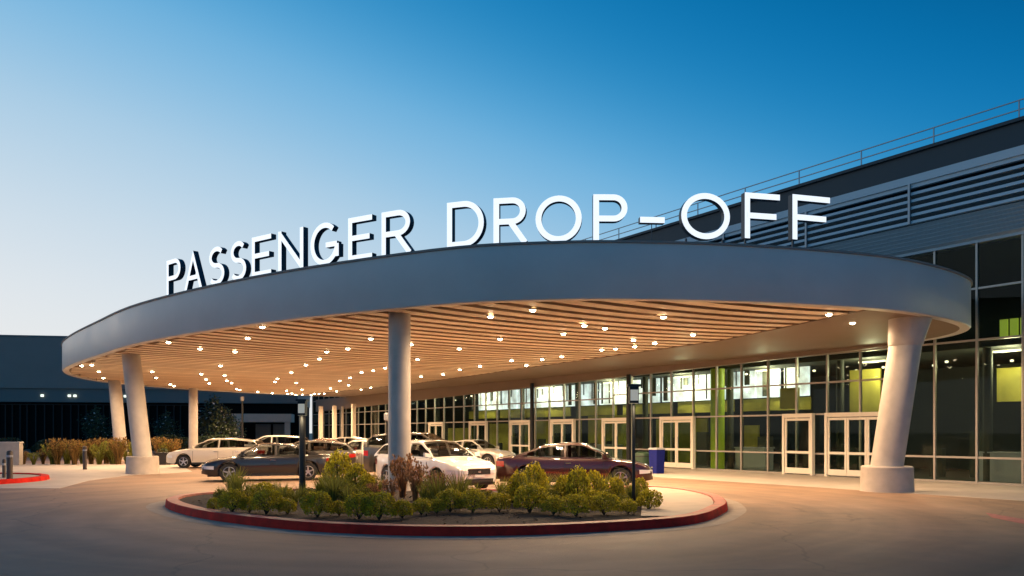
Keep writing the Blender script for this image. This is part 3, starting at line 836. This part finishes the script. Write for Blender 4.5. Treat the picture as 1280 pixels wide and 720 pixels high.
# tall orange grasses and low plants at the edge of the far pavement
gp1 = grass('tall_grass', 240, 1.30, .5, 21, M['grass_tan'], .020, .25, 2)
gp2 = grass('tall_grass', 200, 1.0, .5, 22, M['grass_green'], .020, .35, 2)
first_ = [gp1, gp2]; xs = [30,42,54,66,72,84,93,104,114,124,133,141,148,160,200,208,216]
for i, x in enumerate(xs):
    src = (gp1, gp2)[i%2]; o = src if i < 2 else copy_tree(src)
    D = 45.5+random.uniform(-.6,.9) if x < 170 else 52
    p = xd(x, D); sc = (.55 if x < 60 else 1.0)*random.uniform(.9,1.12)
    o.location = (p[0],p[1],0); o.scale = (sc,sc,sc); o.rotation_euler = (0,0,i*1.3)
    setp(o, (('tall orange-brown grass clump, %s along' if i%2 == 0 else 'shorter green-brown grass clump, %s along')+' the bed from the low concrete wall') % ORD[i], 'grass', 'orange grasses before the annex')

def tree(name, h, rc, n, leaf, seed, flowers=0):
    rnd = random.Random(seed); root = empty(name)
    t = MB(); t.tube([(0,0,0),(.03,.02,h*.3),(-.03,.04,h*.62),(0,0,h*.9)], [h*.028,h*.02,h*.013,h*.004], 8)
    tips = []
    for i in range(8):
        a = i*2.4+rnd.random(); z0 = h*(.28+.07*i); L = rc*(1.05-.07*i)
        tip = (math.cos(a)*L, math.sin(a)*L, z0+L*.55); t.tube([(0,0,z0),(tip[0]*.5,tip[1]*.5,z0+L*.25),tip], [h*.011,h*.008,h*.003], 5); tips.append(Vector(tip))
    t.build('trunk', M['bark'], root)
    m = MB(); tips.append(Vector((0,0,h*.95))); fm = MB()
    for i in range(n):
        b = rnd.choice(tips)*rnd.uniform(.65,1.05); c = b+Vector((rnd.gauss(0,rc*.24),rnd.gauss(0,rc*.24),rnd.gauss(0,rc*.22)))
        if c.z < h*.2: c.z = h*.2+rnd.random()*.3
        d = Vector((rnd.gauss(0,1),rnd.gauss(0,1),rnd.gauss(0,1))).normalized(); a = d.orthogonal(); L = leaf*(.6+.8*rnd.random())
        (fm if flowers and rnd.random() < flowers else m).add([c-d*L,c+a*L*.5,c+d*L,c-a*L*.5],[(0,1,2,3)])
    m.build('crown', M['tree_leaf'], root)
    if flowers: fm.build('blossom', M['flower'], root)
    return root
def put(o, px, D, label, cat='tree', group=None, sc=1):
    p = xd(px, D); o.location = (p[0],p[1],0); o.scale = (sc,)*3; setp(o, label, cat, group); return o
t1 = tree('young_tree', 5.0, 1.5, 1500, .13, 31, .035)
put(t1, 268, 74, 'dark young tree with pale blossom specks before the low entrance', group='trees before the annex')
t2 = copy_tree(t1); put(t2, 208, 80, 'dark bushy tree between the two slim pale columns', group='trees before the annex', sc=.75)
t3 = copy_tree(t1); put(t3, 284, 78, 'smaller dark tree beside the cream entrance beam', group='trees before the annex', sc=.8)
t4 = copy_tree(t1); put(t4, 120, 82, 'dark tree in front of the annex wall lamps', group='trees before the annex', sc=.85)
hd = leafball(2600, 1, 1, .14, 44); 
rnd = random.Random(4)
for i, (x, D, sc) in enumerate([(205,70,1.5),(222,71,1.3),(250,70,1.4),(268,69,1.5),(285,70,1.2),(8,64,1.3),(60,66,1.2)]):
    if i == 0:
        h0 = empty('bush'); hd.build('foliage', M['tree_leaf'], h0); st = MB(); st.tube([(0,0,0),(.05,0,.5)], [.04,.02], 6); st.build('stem', M['twig'], h0); o = h0
    else: o = copy_tree(h0)
    put(o, x, D, ['dark round bush at the foot of the slim column','dark bush behind the bonnet of the white estate','dark bush behind the roof of the white estate','dark bush under the blossom tree','dark bush by the cream entrance','dark bush behind the low concrete wall','dark bush behind the shortest orange grasses'][i], 'bush', 'dark bushes before the annex', sc)

# ------------------------------------------------------------------ cars
def lerp(a, b, t): return a+(b-a)*t
def interp(tab, x):
    if x <= tab[0][0]: return tab[0][1]
    for (xa,ya),(xb,yb) in zip(tab, tab[1:]):
        if x <= xb:
            t = (x-xa)/(xb-xa); t = t*t*(3-2*t)*.5+t*.5; return ya+(yb-ya)*t
    return tab[-1][1]
def car(style, L, W, Ht, pm, label, loc, heading, cat='car', rimcol=None):
    """x forward, y to the car's own side, z up"""
    root = empty('parked_car', (loc[0],loc[1],0), heading, label, cat, 'cars at the drop-off')
    h = L/2; k = Ht/1.45; wr = .335 if style != 'suv' else .36; ax = (h*.60, -h*.585); arch = wr+.065
    if style == 'sedan':
        deck = [(-h,.80),(-h+.05,.95),(-h+.5,1.00),(-h*.55,.985),(h*.2,.95),(h*.47,.93),(h*.75,.85),(h-.18,.74),(h-.03,.62),(h,.55)]
        top = [(-h*.80,.98),(-h*.62,1.13),(-h*.36,1.37),(-h*.08,1.45),(h*.12,1.43),(h*.30,1.22),(h*.50,.92)]
        cw, rw = (h*.50, h*.13), (-h*.80, -h*.36)
    elif style == 'wagon':
        deck = [(-h,.75),(-h+.04,.95),(-h+.3,.99),(-h*.5,.98),(h*.2,.95),(h*.50,.94),(h*.76,.86),(h-.18,.75),(h-.03,.63),(h,.55)]
        top = [(-h*.96,.98),(-h*.90,1.12),(-h*.78,1.34),(-h*.3,1.45),(h*.10,1.43),(h*.30,1.22),(h*.52,.92)]
        cw, rw = (h*.52, h*.12), (-h*.96, -h*.78)
    else:
        deck = [(-h,.80),(-h+.04,1.0),(-h+.3,1.03),(-h*.5,1.0),(h*.2,.98),(h*.50,.98),(h*.78,.92),(h-.15,.82),(h-.03,.70),(h,.6)]
        top = [(-h*.97,1.02),(-h*.93,1.16),(-h*.82,1.38),(-h*.3,1.45),(h*.08,1.44),(h*.30,1.23),(h*.52,.96)]
        cw, rw = (h*.52, h*.11), (-h*.97, -h*.82)
    deck = [(a,b*k) for a,b in deck]; top = [(a,b*k) for a,b in top]
    wid = [(-h,.70),(-h+.06,.80),(-h+.4,.93),(-h*.5,1.0),(h*.45,1.0),(h-.55,.95),(h-.2,.86),(h-.04,.70),(h,.58)]
    xs = sorted(set([-h,-h+.02,-h+.05,-h+.1,-h+.2,-h+.35,h-.02,h-.05,h-.1,h-.18,h-.3,h-.45]+[lerp(-h+.4,h-.5,i/26) for i in range(27)]+[a+arch*math.cos(R(t)) for a in ax for t in range(0,181,15)]))
    def section(x):
        w = W/2*interp(wid, x); zd = interp(deck, x); zb = .20 + .10*max(0,(abs(x)-h+.5)/.5)
        for a in ax:
            if abs(x-a) < arch: zb = max(zb, wr+math.sqrt(arch**2-(x-a)**2))
        p1 = max(zb+.02, .36*k); p2 = max(p1+.02, .60*k)
        p2 = min(p2, zd-.10); p1 = min(p1, p2-.02); zb = min(zb, p1-.01)
        return [(w*.94,zb),(w*.985,p1),(w,p2),(w*.985,max(p2+.02,zd-.10)),(w*.95,max(p2+.03,zd-.03)),(w*.86,zd),(w*.45,zd+.025),(0,zd+.035)]
    b = MB(); secs = []
    for x in xs:
        q = section(x); ring_ = [(x,y,z) for y,z in q]+[(x,-y,z) for y,z in q[-2::-1]]; secs.append(ring_)
    n = len(secs[0]); vs = [p for q in secs for p in q]; fs = []
    for i in range(len(secs)-1):
        for j in range(n-1): fs.append((i*n+j, i*n+j+1, (i+1)*n+j+1, (i+1)*n+j))
    fs.append(tuple(range(n))); fs.append(tuple((len(secs)-1)*n+j for j in range(n-1,-1,-1)))
    b.add(vs, fs); body = b.build('body', pm, root, smooth=38)
    # floor / wheel housings so the arches read dark
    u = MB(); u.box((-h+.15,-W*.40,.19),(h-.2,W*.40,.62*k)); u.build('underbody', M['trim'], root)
    # greenhouse
    zb0 = .90*k; wb, wt = W/2*.90, W/2*.665
    gx0, gx1 = rw[0], cw[0]
    def ztop(x): return interp(top, x)
    def hw(z): return lerp(wb, wt, max(0,min(1,(z-zb0)/(Ht-zb0)))**1.15)
    def zlow(x): return interp(deck, x)-.03
    gxs = [lerp(gx0, gx1, i/30) for i in range(31)]
    g_ = MB(); secs = []
    for x in gxs:
        zl, zt = zlow(x), max(ztop(x), zlow(x)+.01); q = []
        for t in (0,.14,.5,.86,.97): z = lerp(zl,zt,t); q.append((hw(z),z))
        q += [(hw(zt)*.93,zt+.0),(hw(zt)*.55,zt+.018),(0,zt+.025)]
        secs.append([(x,y,z) for y,z in q]+[(x,-y,z) for y,z in q[-2::-1]])
    n = len(secs[0]); vs = [p for q in secs for p in q]; fs = []
    bp = -h*.10
    spans = [(bp+.03, cw[0]-.12), (rw[0]+(.30 if style == 'sedan' else .16), bp-.03)]
    for i in range(30):
        xm = (gxs[i]+gxs[i+1])/2; tall_ = min(ztop(gxs[i])-zlow(gxs[i]), ztop(gxs[i+1])-zlow(gxs[i+1])) > .17
        inw = tall_ and any(a < gxs[i] and gxs[i+1] < b_ for a, b_ in spans)
        inf = cw[1]+.06 < xm < cw[0]-.12 or rw[0]+.11 < xm < rw[1]-.06
        for j in range(n-1):
            jj = min(j, n-2-j)
            if inw and jj in (1,2): continue
            if inf and jj >= 5: continue
            fs.append((i*n+j, i*n+j+1, (i+1)*n+j+1, (i+1)*n+j))
    g_.add(vs, fs); g_.build('roof', pm, root, smooth=35)
    # glass
    def topglass(x0, x1, name):
        m = MB(); vs = []; nx, ny = 8, 8
        for i in range(nx+1):
            x = lerp(x0,x1,i/nx); zt = ztop(x)
            for j in range(ny+1):
                t = -1+2*j/ny; y = t*(hw(zt)*.93-.03); z = zt+.025*(1-t*t)+.012
                vs.append((x+(.012 if x0 > 0 else -.012), y, z))
        m.add(vs, [(i*(ny+1)+j,i*(ny+1)+j+1,(i+1)*(ny+1)+j+1,(i+1)*(ny+1)+j) for i in range(nx) for j in range(ny)])
        return m.build(name, M['carpane'], root, smooth=60)
    topglass(cw[0]-.10, cw[1]+.05, 'windscreen')
    topglass(rw[0]+.09, rw[1]-.04, 'rear_window')
    for sd in (1,-1):
        for (x0, x1) in spans:
            m = MB(); vs = []; nx = 14
            xx = [lerp(x0,x1,i/nx) for i in range(nx+1)]; keep = []
            for x in xx:
                zl = zlow(x)+.06; zt = ztop(x)-.07
                if zt-zl < .02: continue
                keep.append(x)
                for t in (0,.5,1): z = lerp(zl,zt,t); vs.append((x, sd*(hw(z)+.006), z))
            nk = len(keep)
            m.add(vs, [(3*i+j,3*i+3+j,3*i+4+j,3*i+1+j) for i in range(nk-1) for j in range(2)])
            m.build('side_window', M['carpane'], root, smooth=60)
        m = MB(); x = cw[0]-.22; y0 = sd*(hw(zlow(x))+.0)
        m.add([(x-.07,y0,zlow(x)+.06),(x+.07,y0,zlow(x)+.06),(x+.05,y0+sd*.2,zlow(x)+.08),(x-.06,y0+sd*.2,zlow(x)+.08),(x-.07,y0,zlow(x)+.17),(x+.05,y0,zlow(x)+.17),(x+.02,y0+sd*.2,zlow(x)+.21),(x-.06,y0+sd*.2,zlow(x)+.21)],
              [(3,2,1,0),(4,5,6,7),(0,1,5,4),(1,2,6,5),(2,3,7,6),(3,0,4,7)])
        m.build('mirror', pm, root, smooth=50)
        # head and tail lamps wrap the corner
        def corner(xa, xb, z0, z1, name, mt, inset):
            m = MB(); vs = []; nn = 6
            for i in range(nn+1):
                x = lerp(xa, xb, i/nn); w = W/2*interp(wid, x)+.008
                for z in (z0+(.03*abs(i/nn-.0)), z1): vs.append((x, sd*w, z))
            xe = xb+(.012 if xb > 0 else -.012); we = W/2*interp(wid, xb)
            for f in (.92,.78,.62): vs += [(xe, sd*we*f, z0+.03),(xe, sd*we*f, z1-.01)]
            nq = nn+4
            m.add(vs, [(2*i,2*i+2,2*i+3,2*i+1) for i in range(nq-1)]); m.build(name, mt, root, smooth=60)
        dz = interp(deck, h-.12)
        corner(h-.42, h-.012, dz-.22, dz-.09, 'headlight', M['headlamp'], 0)
        corner(-h+.30, -h+.012, .68*k, .86*k, 'tail_light', M['taillamp'], 0)
        for hx in (bp+.12, bp-h*.38):
            m = MB(); m.box((hx-.09, sd*(W/2-.004), .80*k),(hx+.09, sd*(W/2+.022), .825*k)); m.build('door_handle', M['chrome'] if pm is not M['white_paint'] else pm, root)
        sm = MB()                                      # door shut lines, slightly proud dark strips
        for hx in (cw[0]-.28, bp, ax[1]+arch+.05):
            sm.box((hx-.006, sd*(W/2-.03), .34*k),(hx+.006, sd*(W/2+.002), .84*k))
        sm.box((ax[1]+arch+.06, sd*(W/2-.03), .20),(ax[0]-arch-.05, sd*(W/2-.008), .30)); sm.build('door_seam', M['trim'], root)
        for a in ax:
            t = MB(); y1 = W/2-.03; wd = .21
            prof = [(.0,0)]
            seg = 28; rr = [(wr*.66,0),(wr*.97,0),(wr,.02),(wr,wd-.02),(wr*.97,wd),(wr*.66,wd)]
            vs = []; fs = []
            for q, (r_, d_) in enumerate(rr):
                for i in range(seg):
                    an = 2*math.pi*i/seg; vs.append((a+r_*math.cos(an), sd*(y1-d_), wr+r_*math.sin(an)))
            for q in range(len(rr)-1):
                for i in range(seg):
                    i2 = (i+1)%seg; fs.append((q*seg+i,q*seg+i2,(q+1)*seg+i2,(q+1)*seg+i))
            t.add(vs, fs); tw = t.build('wheel', M['tyre'], root, smooth=40)
            rm = MB(); R0 = wr*.66
            vs = []; fs = []
            for r_, d_ in ((R0,.005),(R0*.93,.0),(R0*.88,.05)):
                for i in range(seg):
                    an = 2*math.pi*i/seg; vs.append((a+r_*math.cos(an), sd*(y1-d_), wr+r_*math.sin(an)))
            for q in range(2):
                for i in range(seg): i2 = (i+1)%seg; fs.append((q*seg+i,q*seg+i2,(q+1)*seg+i2,(q+1)*seg+i))
            rm.add(vs, fs)
            for sp in range(5):
                an = 2*math.pi*sp/5+.3; c_, s_ = math.cos(an), math.sin(an)
                pts = []
                for r_, hw_ in ((.03,.03),(R0*.92,.024)):
                    for e in (-1,1): pts.append((a+r_*c_-e*hw_*s_, wr+r_*s_+e*hw_*c_))
                rm.add([(pts[0][0],sd*(y1-.012),pts[0][1]),(pts[1][0],sd*(y1-.012),pts[1][1]),(pts[3][0],sd*(y1-.006),pts[3][1]),(pts[2][0],sd*(y1-.006),pts[2][1])],[(0,1,2,3)])
            rm.add([(a+.06*math.cos(2*math.pi*i/12), sd*(y1-.008), wr+.06*math.sin(2*math.pi*i/12)) for i in range(12)], [tuple(range(12))])
            rm.build('rim', M['rim'], tw, smooth=40)
            dk = MB(); dk.add([(a+R0*.9*math.cos(2*math.pi*i/20), sd*(y1-.07), wr+R0*.9*math.sin(2*math.pi*i/20)) for i in range(20)], [tuple(range(20))]); dk.build('brake_disc', M['trim'], tw)
    for sx, wd_, sy in ((h*.08,.46,.38),(h*.08,.46,-.38),(-h*.36,1.25,0)):
        m = MB(); x0 = sx-.12; zs_ = .62*k; y0, y1 = sy-wd_/2, sy+wd_/2
        m.add([(x0,y0,zs_),(x0+.16,y0,zs_),(x0+.16,y1,zs_),(x0,y1,zs_),(x0-.13,y0+.05,1.14*k),(x0-.04,y0+.05,1.14*k),(x0-.04,y1-.05,1.14*k),(x0-.13,y1-.05,1.14*k)],[(3,2,1,0),(4,5,6,7),(0,1,5,4),(1,2,6,5),(2,3,7,6),(3,0,4,7)])
        for hy in ((sy,) if wd_ < 1 else (-.38,.38)): m.box((x0-.15,hy-.12,1.15*k),(x0-.06,hy+.12,1.29*k))
        m.build('seat', M['seat'], root)
    m = MB(); m.box((cw[0]-.62,-W*.36,.78*k),(cw[0]-.10,W*.36,.93*k)); m.box((cw[0]-.9,.26,.86*k),(cw[0]-.62,.30,.90*k)); m.lathe([(.17,0),(.185,.015),(.17,.03),(.15,.015)], 14, origin=(cw[0]-.88,.30,.94*k), caps=False); m.build('dashboard', M['trim'], root)
    # front: grille, intake, plates, bumper strip
    m = MB(); wf = W/2*.56; z0 = .50*k; m.box((h-.03,-wf*.78,z0),(h+.012,wf*.78,z0+.15*k)); gr = m.build('grille', M['trim'], root)
    m = MB(); m.box((h+.004,-wf*.8,z0+.152*k),(h+.02,wf*.8,z0+.175*k)); m.box((h+.0125,-.05,z0+.05),(h+.022,.05,z0+.11)); m.build('grille_trim', M['chrome'], root)
    m = MB(); m.box((h-.06,-wf*1.0,.29),(h+.006,wf*1.0,.40)); m.build('air_intake', M['trim'], root)
    m = MB(); m.box((h+.0065,-.2,.42*k),(h+.016,.2,.42*k+.075)); m.box((-h-.018,-.22,.60*k),(-h-.004,.22,.60*k+.11)); m.build('number_plate', M['plate'], root)
    m = MB(); m.box((-h-.008,-W*.36,.28),(-h+.1,W*.36,.42)); m.build('rear_bumper', M['trim'], root)
    return root
P_ = math.pi
car('wagon', 5.0, 1.84, 1.52, M['pearl_paint'], 'white estate car seen from the side behind the black saloon', xd(274,41.5), R(181))
car('suv', 4.7, 1.85, 1.64, M['white_paint'], 'white car half hidden behind the white estate and black saloon', xd(338,47.5), R(184))
car('sedan', 4.75, 1.82, 1.40, M['black_paint'], 'black saloon with pale headlamps facing the tip of the island', xd(336,30.6), R(199))
car('wagon', 4.6, 1.82, 1.44, M['grey_paint'], 'dark grey car parked directly behind the black saloon', xd(382,36.5), R(188))
car('wagon', 4.9, 1.92, 1.55, M['white_paint'], 'white hatchback facing the island behind the grey column', xd(542,26.2), R(-50))
car('suv', 4.7, 1.86, 1.80, M['grey_paint'], 'dark tall car behind the white hatchback with sloping windscreen', xd(528,33.0), R(-16))
car('sedan', 4.7, 1.80, 1.46, M['silver_paint'], 'silver car roof showing between the central column and the dark car', xd(452,38.5), R(176))
car('sedan', 5.1, 1.9, 1.47, M['maroon_paint'], 'glossy dark maroon saloon with its bonnet pointing at the blue bin', xd(718,26.7), R(-8))
car('sedan', 4.6, 1.8, 1.45, M['brown_paint'], 'brown car far back under the canopy behind the silver car', xd(404,50), R(182))
car('wagon', 4.6, 1.8, 1.5, M['silver_paint'], 'pale silver car farthest back before the orange-lit pillars', xd(430,57), R(178))
car('sedan', 4.6, 1.8, 1.44, M['silver_paint'], 'bluish silver car in front of the far doors behind the white hatchback', xd(592,42), R(-30))

# ------------------------------------------------------------------ street furniture
p = gp(821,592); root = empty('litter_bin', (p[0],p[1],0), FROT, 'tall blue bin with a pale lid by the glass doors', 'bin')
m = MB(); m.add([(-.22,-.22,.0),(.22,-.22,0),(.22,.22,0),(-.22,.22,0),(-.25,-.25,1.06),(.25,-.25,1.06),(.25,.25,1.06),(-.25,.25,1.06)],[(3,2,1,0),(4,5,6,7),(0,1,5,4),(1,2,6,5),(2,3,7,6),(3,0,4,7)]); m.build('body', M['blue_bin'], root)
m = MB(); m.box((-.27,-.27,1.061),(.27,.27,1.11)); m.box((-.24,-.24,1.11),(.24,.24,1.14)); m.build('lid', M['grey_plastic'], root)
p = gp(803,590); root = empty('litter_bin', (p[0],p[1],0), FROT, 'dark green squat bin next to the blue bin', 'bin')
m = MB(); m.lathe([(.30,0),(.33,.1),(.35,.80),(.33,.86),(.2,.93)], 20); m.build('body', M['green_bin'], root, smooth=40)
m = MB(); m.lathe([(.36,.70),(.365,.72),(.36,.74)], 20); m.build('band', M['black_metal'], root)
p = xd(203,45); root = empty('planter_box', (p[0],p[1],0), 0, 'small dark box planter behind the leaning column plinth', 'planter')
m = MB(); m.box((-.32,-.32,0),(.32,.32,.62)); m.box((-.36,-.36,.62),(.36,.36,.70)); m.build('box', M['dark_slat'], root)
m = leafball(160,.3,.3,.08,77,base=.66); m.build('foliage', M['tree_leaf'], root)

def pole(px, D, h, r, label, head):
    p = xd(px, D); root = empty('lamp_post', (p[0],p[1],.12 if D < 23 else 0), 0, label, 'lamp post')
    m = MB(); m.lathe([(r*1.9,0),(r*1.9,.05),(r*1.1,.07),(r,.4),(r*.9,h)], 14); m.build('post', M['black_metal'], root, smooth=40)
    m = MB()
    if head == 'box': m.box((-.10,-.10,h-.42),(.10,.10,h-.05)); m.box((-.14,-.14,h-.05),(.14,.14,h))
    else: m.lathe([(.05,h-.30),(.12,h-.25),(.13,h-.02),(.05,h+.03)], 16)
    m.build('lamp_head', M['black_metal'] if head == 'box' else M['grey_plastic'], root, smooth=40)
    if head == 'box':
        m = MB(); m.box((-.085,-.104,h-.36),(.085,-.101,h-.12)); m.box((-.085,.101,h-.36),(.085,.104,h-.12)); m.box((-.09,-.09,h-.424),(.09,.09,h-.421)); m.build('lens', M['post_lens'], root)
        pl_ = bpy.data.lights.new('shrub_fill', 'SPOT'); pl_.energy = 95; pl_.spot_size = R(150); pl_.spot_blend = .5; pl_.color = (1,.78,.42); pl_.shadow_soft_size = .1  # spot added below the head to brighten the island shrubs
        q = bpy.data.objects.new('shrub_fill_light', pl_); COL.objects.link(q); q.parent = root; q.location = (0,-.2,h-.44)
    return root
pole(378,20.8,2.55,.085,'stout black post with small head standing among the island shrubs','box')
pole(792,17.7,2.75,.038,'slim black post standing at the paved end of the island','box')
pole(484,31,2.55,.04,'thin post with pale lamp head just behind the grey column','round')
pole(303,58,4.4,.07,'thin dark post before the low cream entrance','round')
def bollard(px, py, h, r, label, z=0):
    p = gp(px, py, z); root = empty('bollard', (p[0],p[1],z), 0, label, 'bollard', 'bollards on the far pavement')
    m = MB(); m.lathe([(r,0),(r,h-.06),(r*.85,h-.02),(r*.4,h)], 16); m.build('post', M['bollard'], root, smooth=40)
    m = MB(); m.lathe([(r*1.06,h-.24),(r*1.06,h-.16)], 16); m.build('band', M['grey_plastic'], root)
bollard(12,600,1.05,.10,'dark bollard standing on the red-kerbed corner',.12)
bollard(5,597,.7,.06,'short thin bollard beside the dark bollard on the kerbed corner',.12)
bollard(106,587,1.15,.09,'dark bollard in front of the tall orange grasses')
p0 = xd(-210,44.5); p1 = xd(24,44.5)
root = empty('low_wall', (p1[0],p1[1],0), 0, 'low plain concrete wall beside the orange grasses', 'wall')
m = MB(); m.box((p0[0]-p1[0],0,0),(0,.35,1.22)); m.build('wall_body', M['plinth'], root)
m = MB(); m.box((p0[0]-p1[0],-.03,1.221),(.03,.38,1.30)); m.build('coping', M['column'], root)

# ------------------------------------------------------------------ sky, sun, camera
w = bpy.data.worlds.new('World'); S.world = w; w.use_nodes = True
nt = w.node_tree; bg = nt.nodes['Background']
tc = nt.nodes.new('ShaderNodeTexCoord'); sep = nt.nodes.new('ShaderNodeSeparateXYZ')
nm = nt.nodes.new('ShaderNodeVectorMath'); nm.operation = 'NORMALIZE'
nt.links.new(tc.outputs['Generated'], nm.inputs[0]); nt.links.new(nm.outputs[0], sep.inputs[0])
flat = nt.nodes.new('ShaderNodeVectorMath'); flat.operation = 'MULTIPLY'; flat.inputs[1].default_value = (1,1,0)
nt.links.new(nm.outputs[0], flat.inputs[0])
fn = nt.nodes.new('ShaderNodeVectorMath'); fn.operation = 'NORMALIZE'; nt.links.new(flat.outputs[0], fn.inputs[0])
dot = nt.nodes.new('ShaderNodeVectorMath'); dot.operation = 'DOT_PRODUCT'; dot.inputs[1].default_value = (-.8,.6,0)
nt.links.new(fn.outputs[0], dot.inputs[0])
mxd = nt.nodes.new('ShaderNodeMath'); mxd.operation = 'MAXIMUM'; mxd.inputs[1].default_value = 0.0
nt.links.new(dot.outputs['Value'], mxd.inputs[0])
m1 = nt.nodes.new('ShaderNodeMath'); m1.operation = 'MULTIPLY_ADD'; m1.inputs[1].default_value = -.32; m1.inputs[2].default_value = .32
nt.links.new(mxd.outputs[0], m1.inputs[0])
m2 = nt.nodes.new('ShaderNodeMath'); m2.operation = 'ADD'; nt.links.new(m1.outputs[0], m2.inputs[0]); zm = nt.nodes.new('ShaderNodeMath'); zm.operation = 'MULTIPLY'; zm.inputs[1].default_value = .9; nt.links.new(sep.outputs[2], zm.inputs[0]); nt.links.new(zm.outputs[0], m2.inputs[1])
cr = nt.nodes.new('ShaderNodeValToRGB'); nt.links.new(m2.outputs[0], cr.inputs[0])
def lin(c): return tuple((v/255/12.92 if v/255 <= .04045 else ((v/255+.055)/1.055)**2.4) for v in c)
stops = [(0,(244,238,228)),(.1,(236,239,241)),(.2,(222,232,240)),(.33,(170,208,234)),(.43,(108,182,228)),(.51,(44,146,204)),(.59,(8,121,184)),(.67,(0,104,163)),(1.0,(0,72,128))]
cr.color_ramp.interpolation = 'B_SPLINE'; e = cr.color_ramp.elements
while len(e) < len(stops): e.new(.5)
for i, (p, c) in enumerate(stops): e[i].position = p; e[i].color = (*lin(c), 1)
sky = nt.nodes.new('ShaderNodeTexSky'); sky.sky_type = 'NISHITA'; sky.sun_disc = False
sky.sun_elevation = R(2); sky.sun_rotation = R(-53); sky.ozone_density = 3
mx = nt.nodes.new('ShaderNodeMix'); mx.data_type = 'RGBA'; mx.inputs[0].default_value = .06
sc_ = nt.nodes.new('ShaderNodeVectorMath'); sc_.operation = 'SCALE'; sc_.inputs['Scale'].default_value = .12
nt.links.new(sky.outputs[0], sc_.inputs[0])
nt.links.new(cr.outputs[0], mx.inputs[6]); nt.links.new(sc_.outputs[0], mx.inputs[7])
nt.links.new(mx.outputs[2], bg.inputs[0]); bg.inputs[1].default_value = 1.0
sd = bpy.data.lights.new('sun', 'SUN'); sd.energy = .12; sd.angle = R(12); sd.color = (1,.86,.7)
so = bpy.data.objects.new('sun', sd); COL.objects.link(so)
dirv = Vector((-.8*math.cos(R(4)), .6*math.cos(R(4)), math.sin(R(4))))
so.rotation_euler = dirv.to_track_quat('Z','Y').to_euler(); so.location = dirv*100

cd = bpy.data.cameras.new('camera'); cd.lens = 28.125; cd.sensor_width = 36; cd.shift_y = .1414; cd.clip_end = 6000
co = bpy.data.objects.new('camera', cd); COL.objects.link(co); co.location = (0,0,H); co.rotation_euler = (R(90),0,0)
S.camera = co
S.view_settings.view_transform = 'Standard'; S.view_settings.look = 'None'; S.view_settings.exposure = 0; S.view_settings.gamma = 1
S.cycles.use_denoising = True
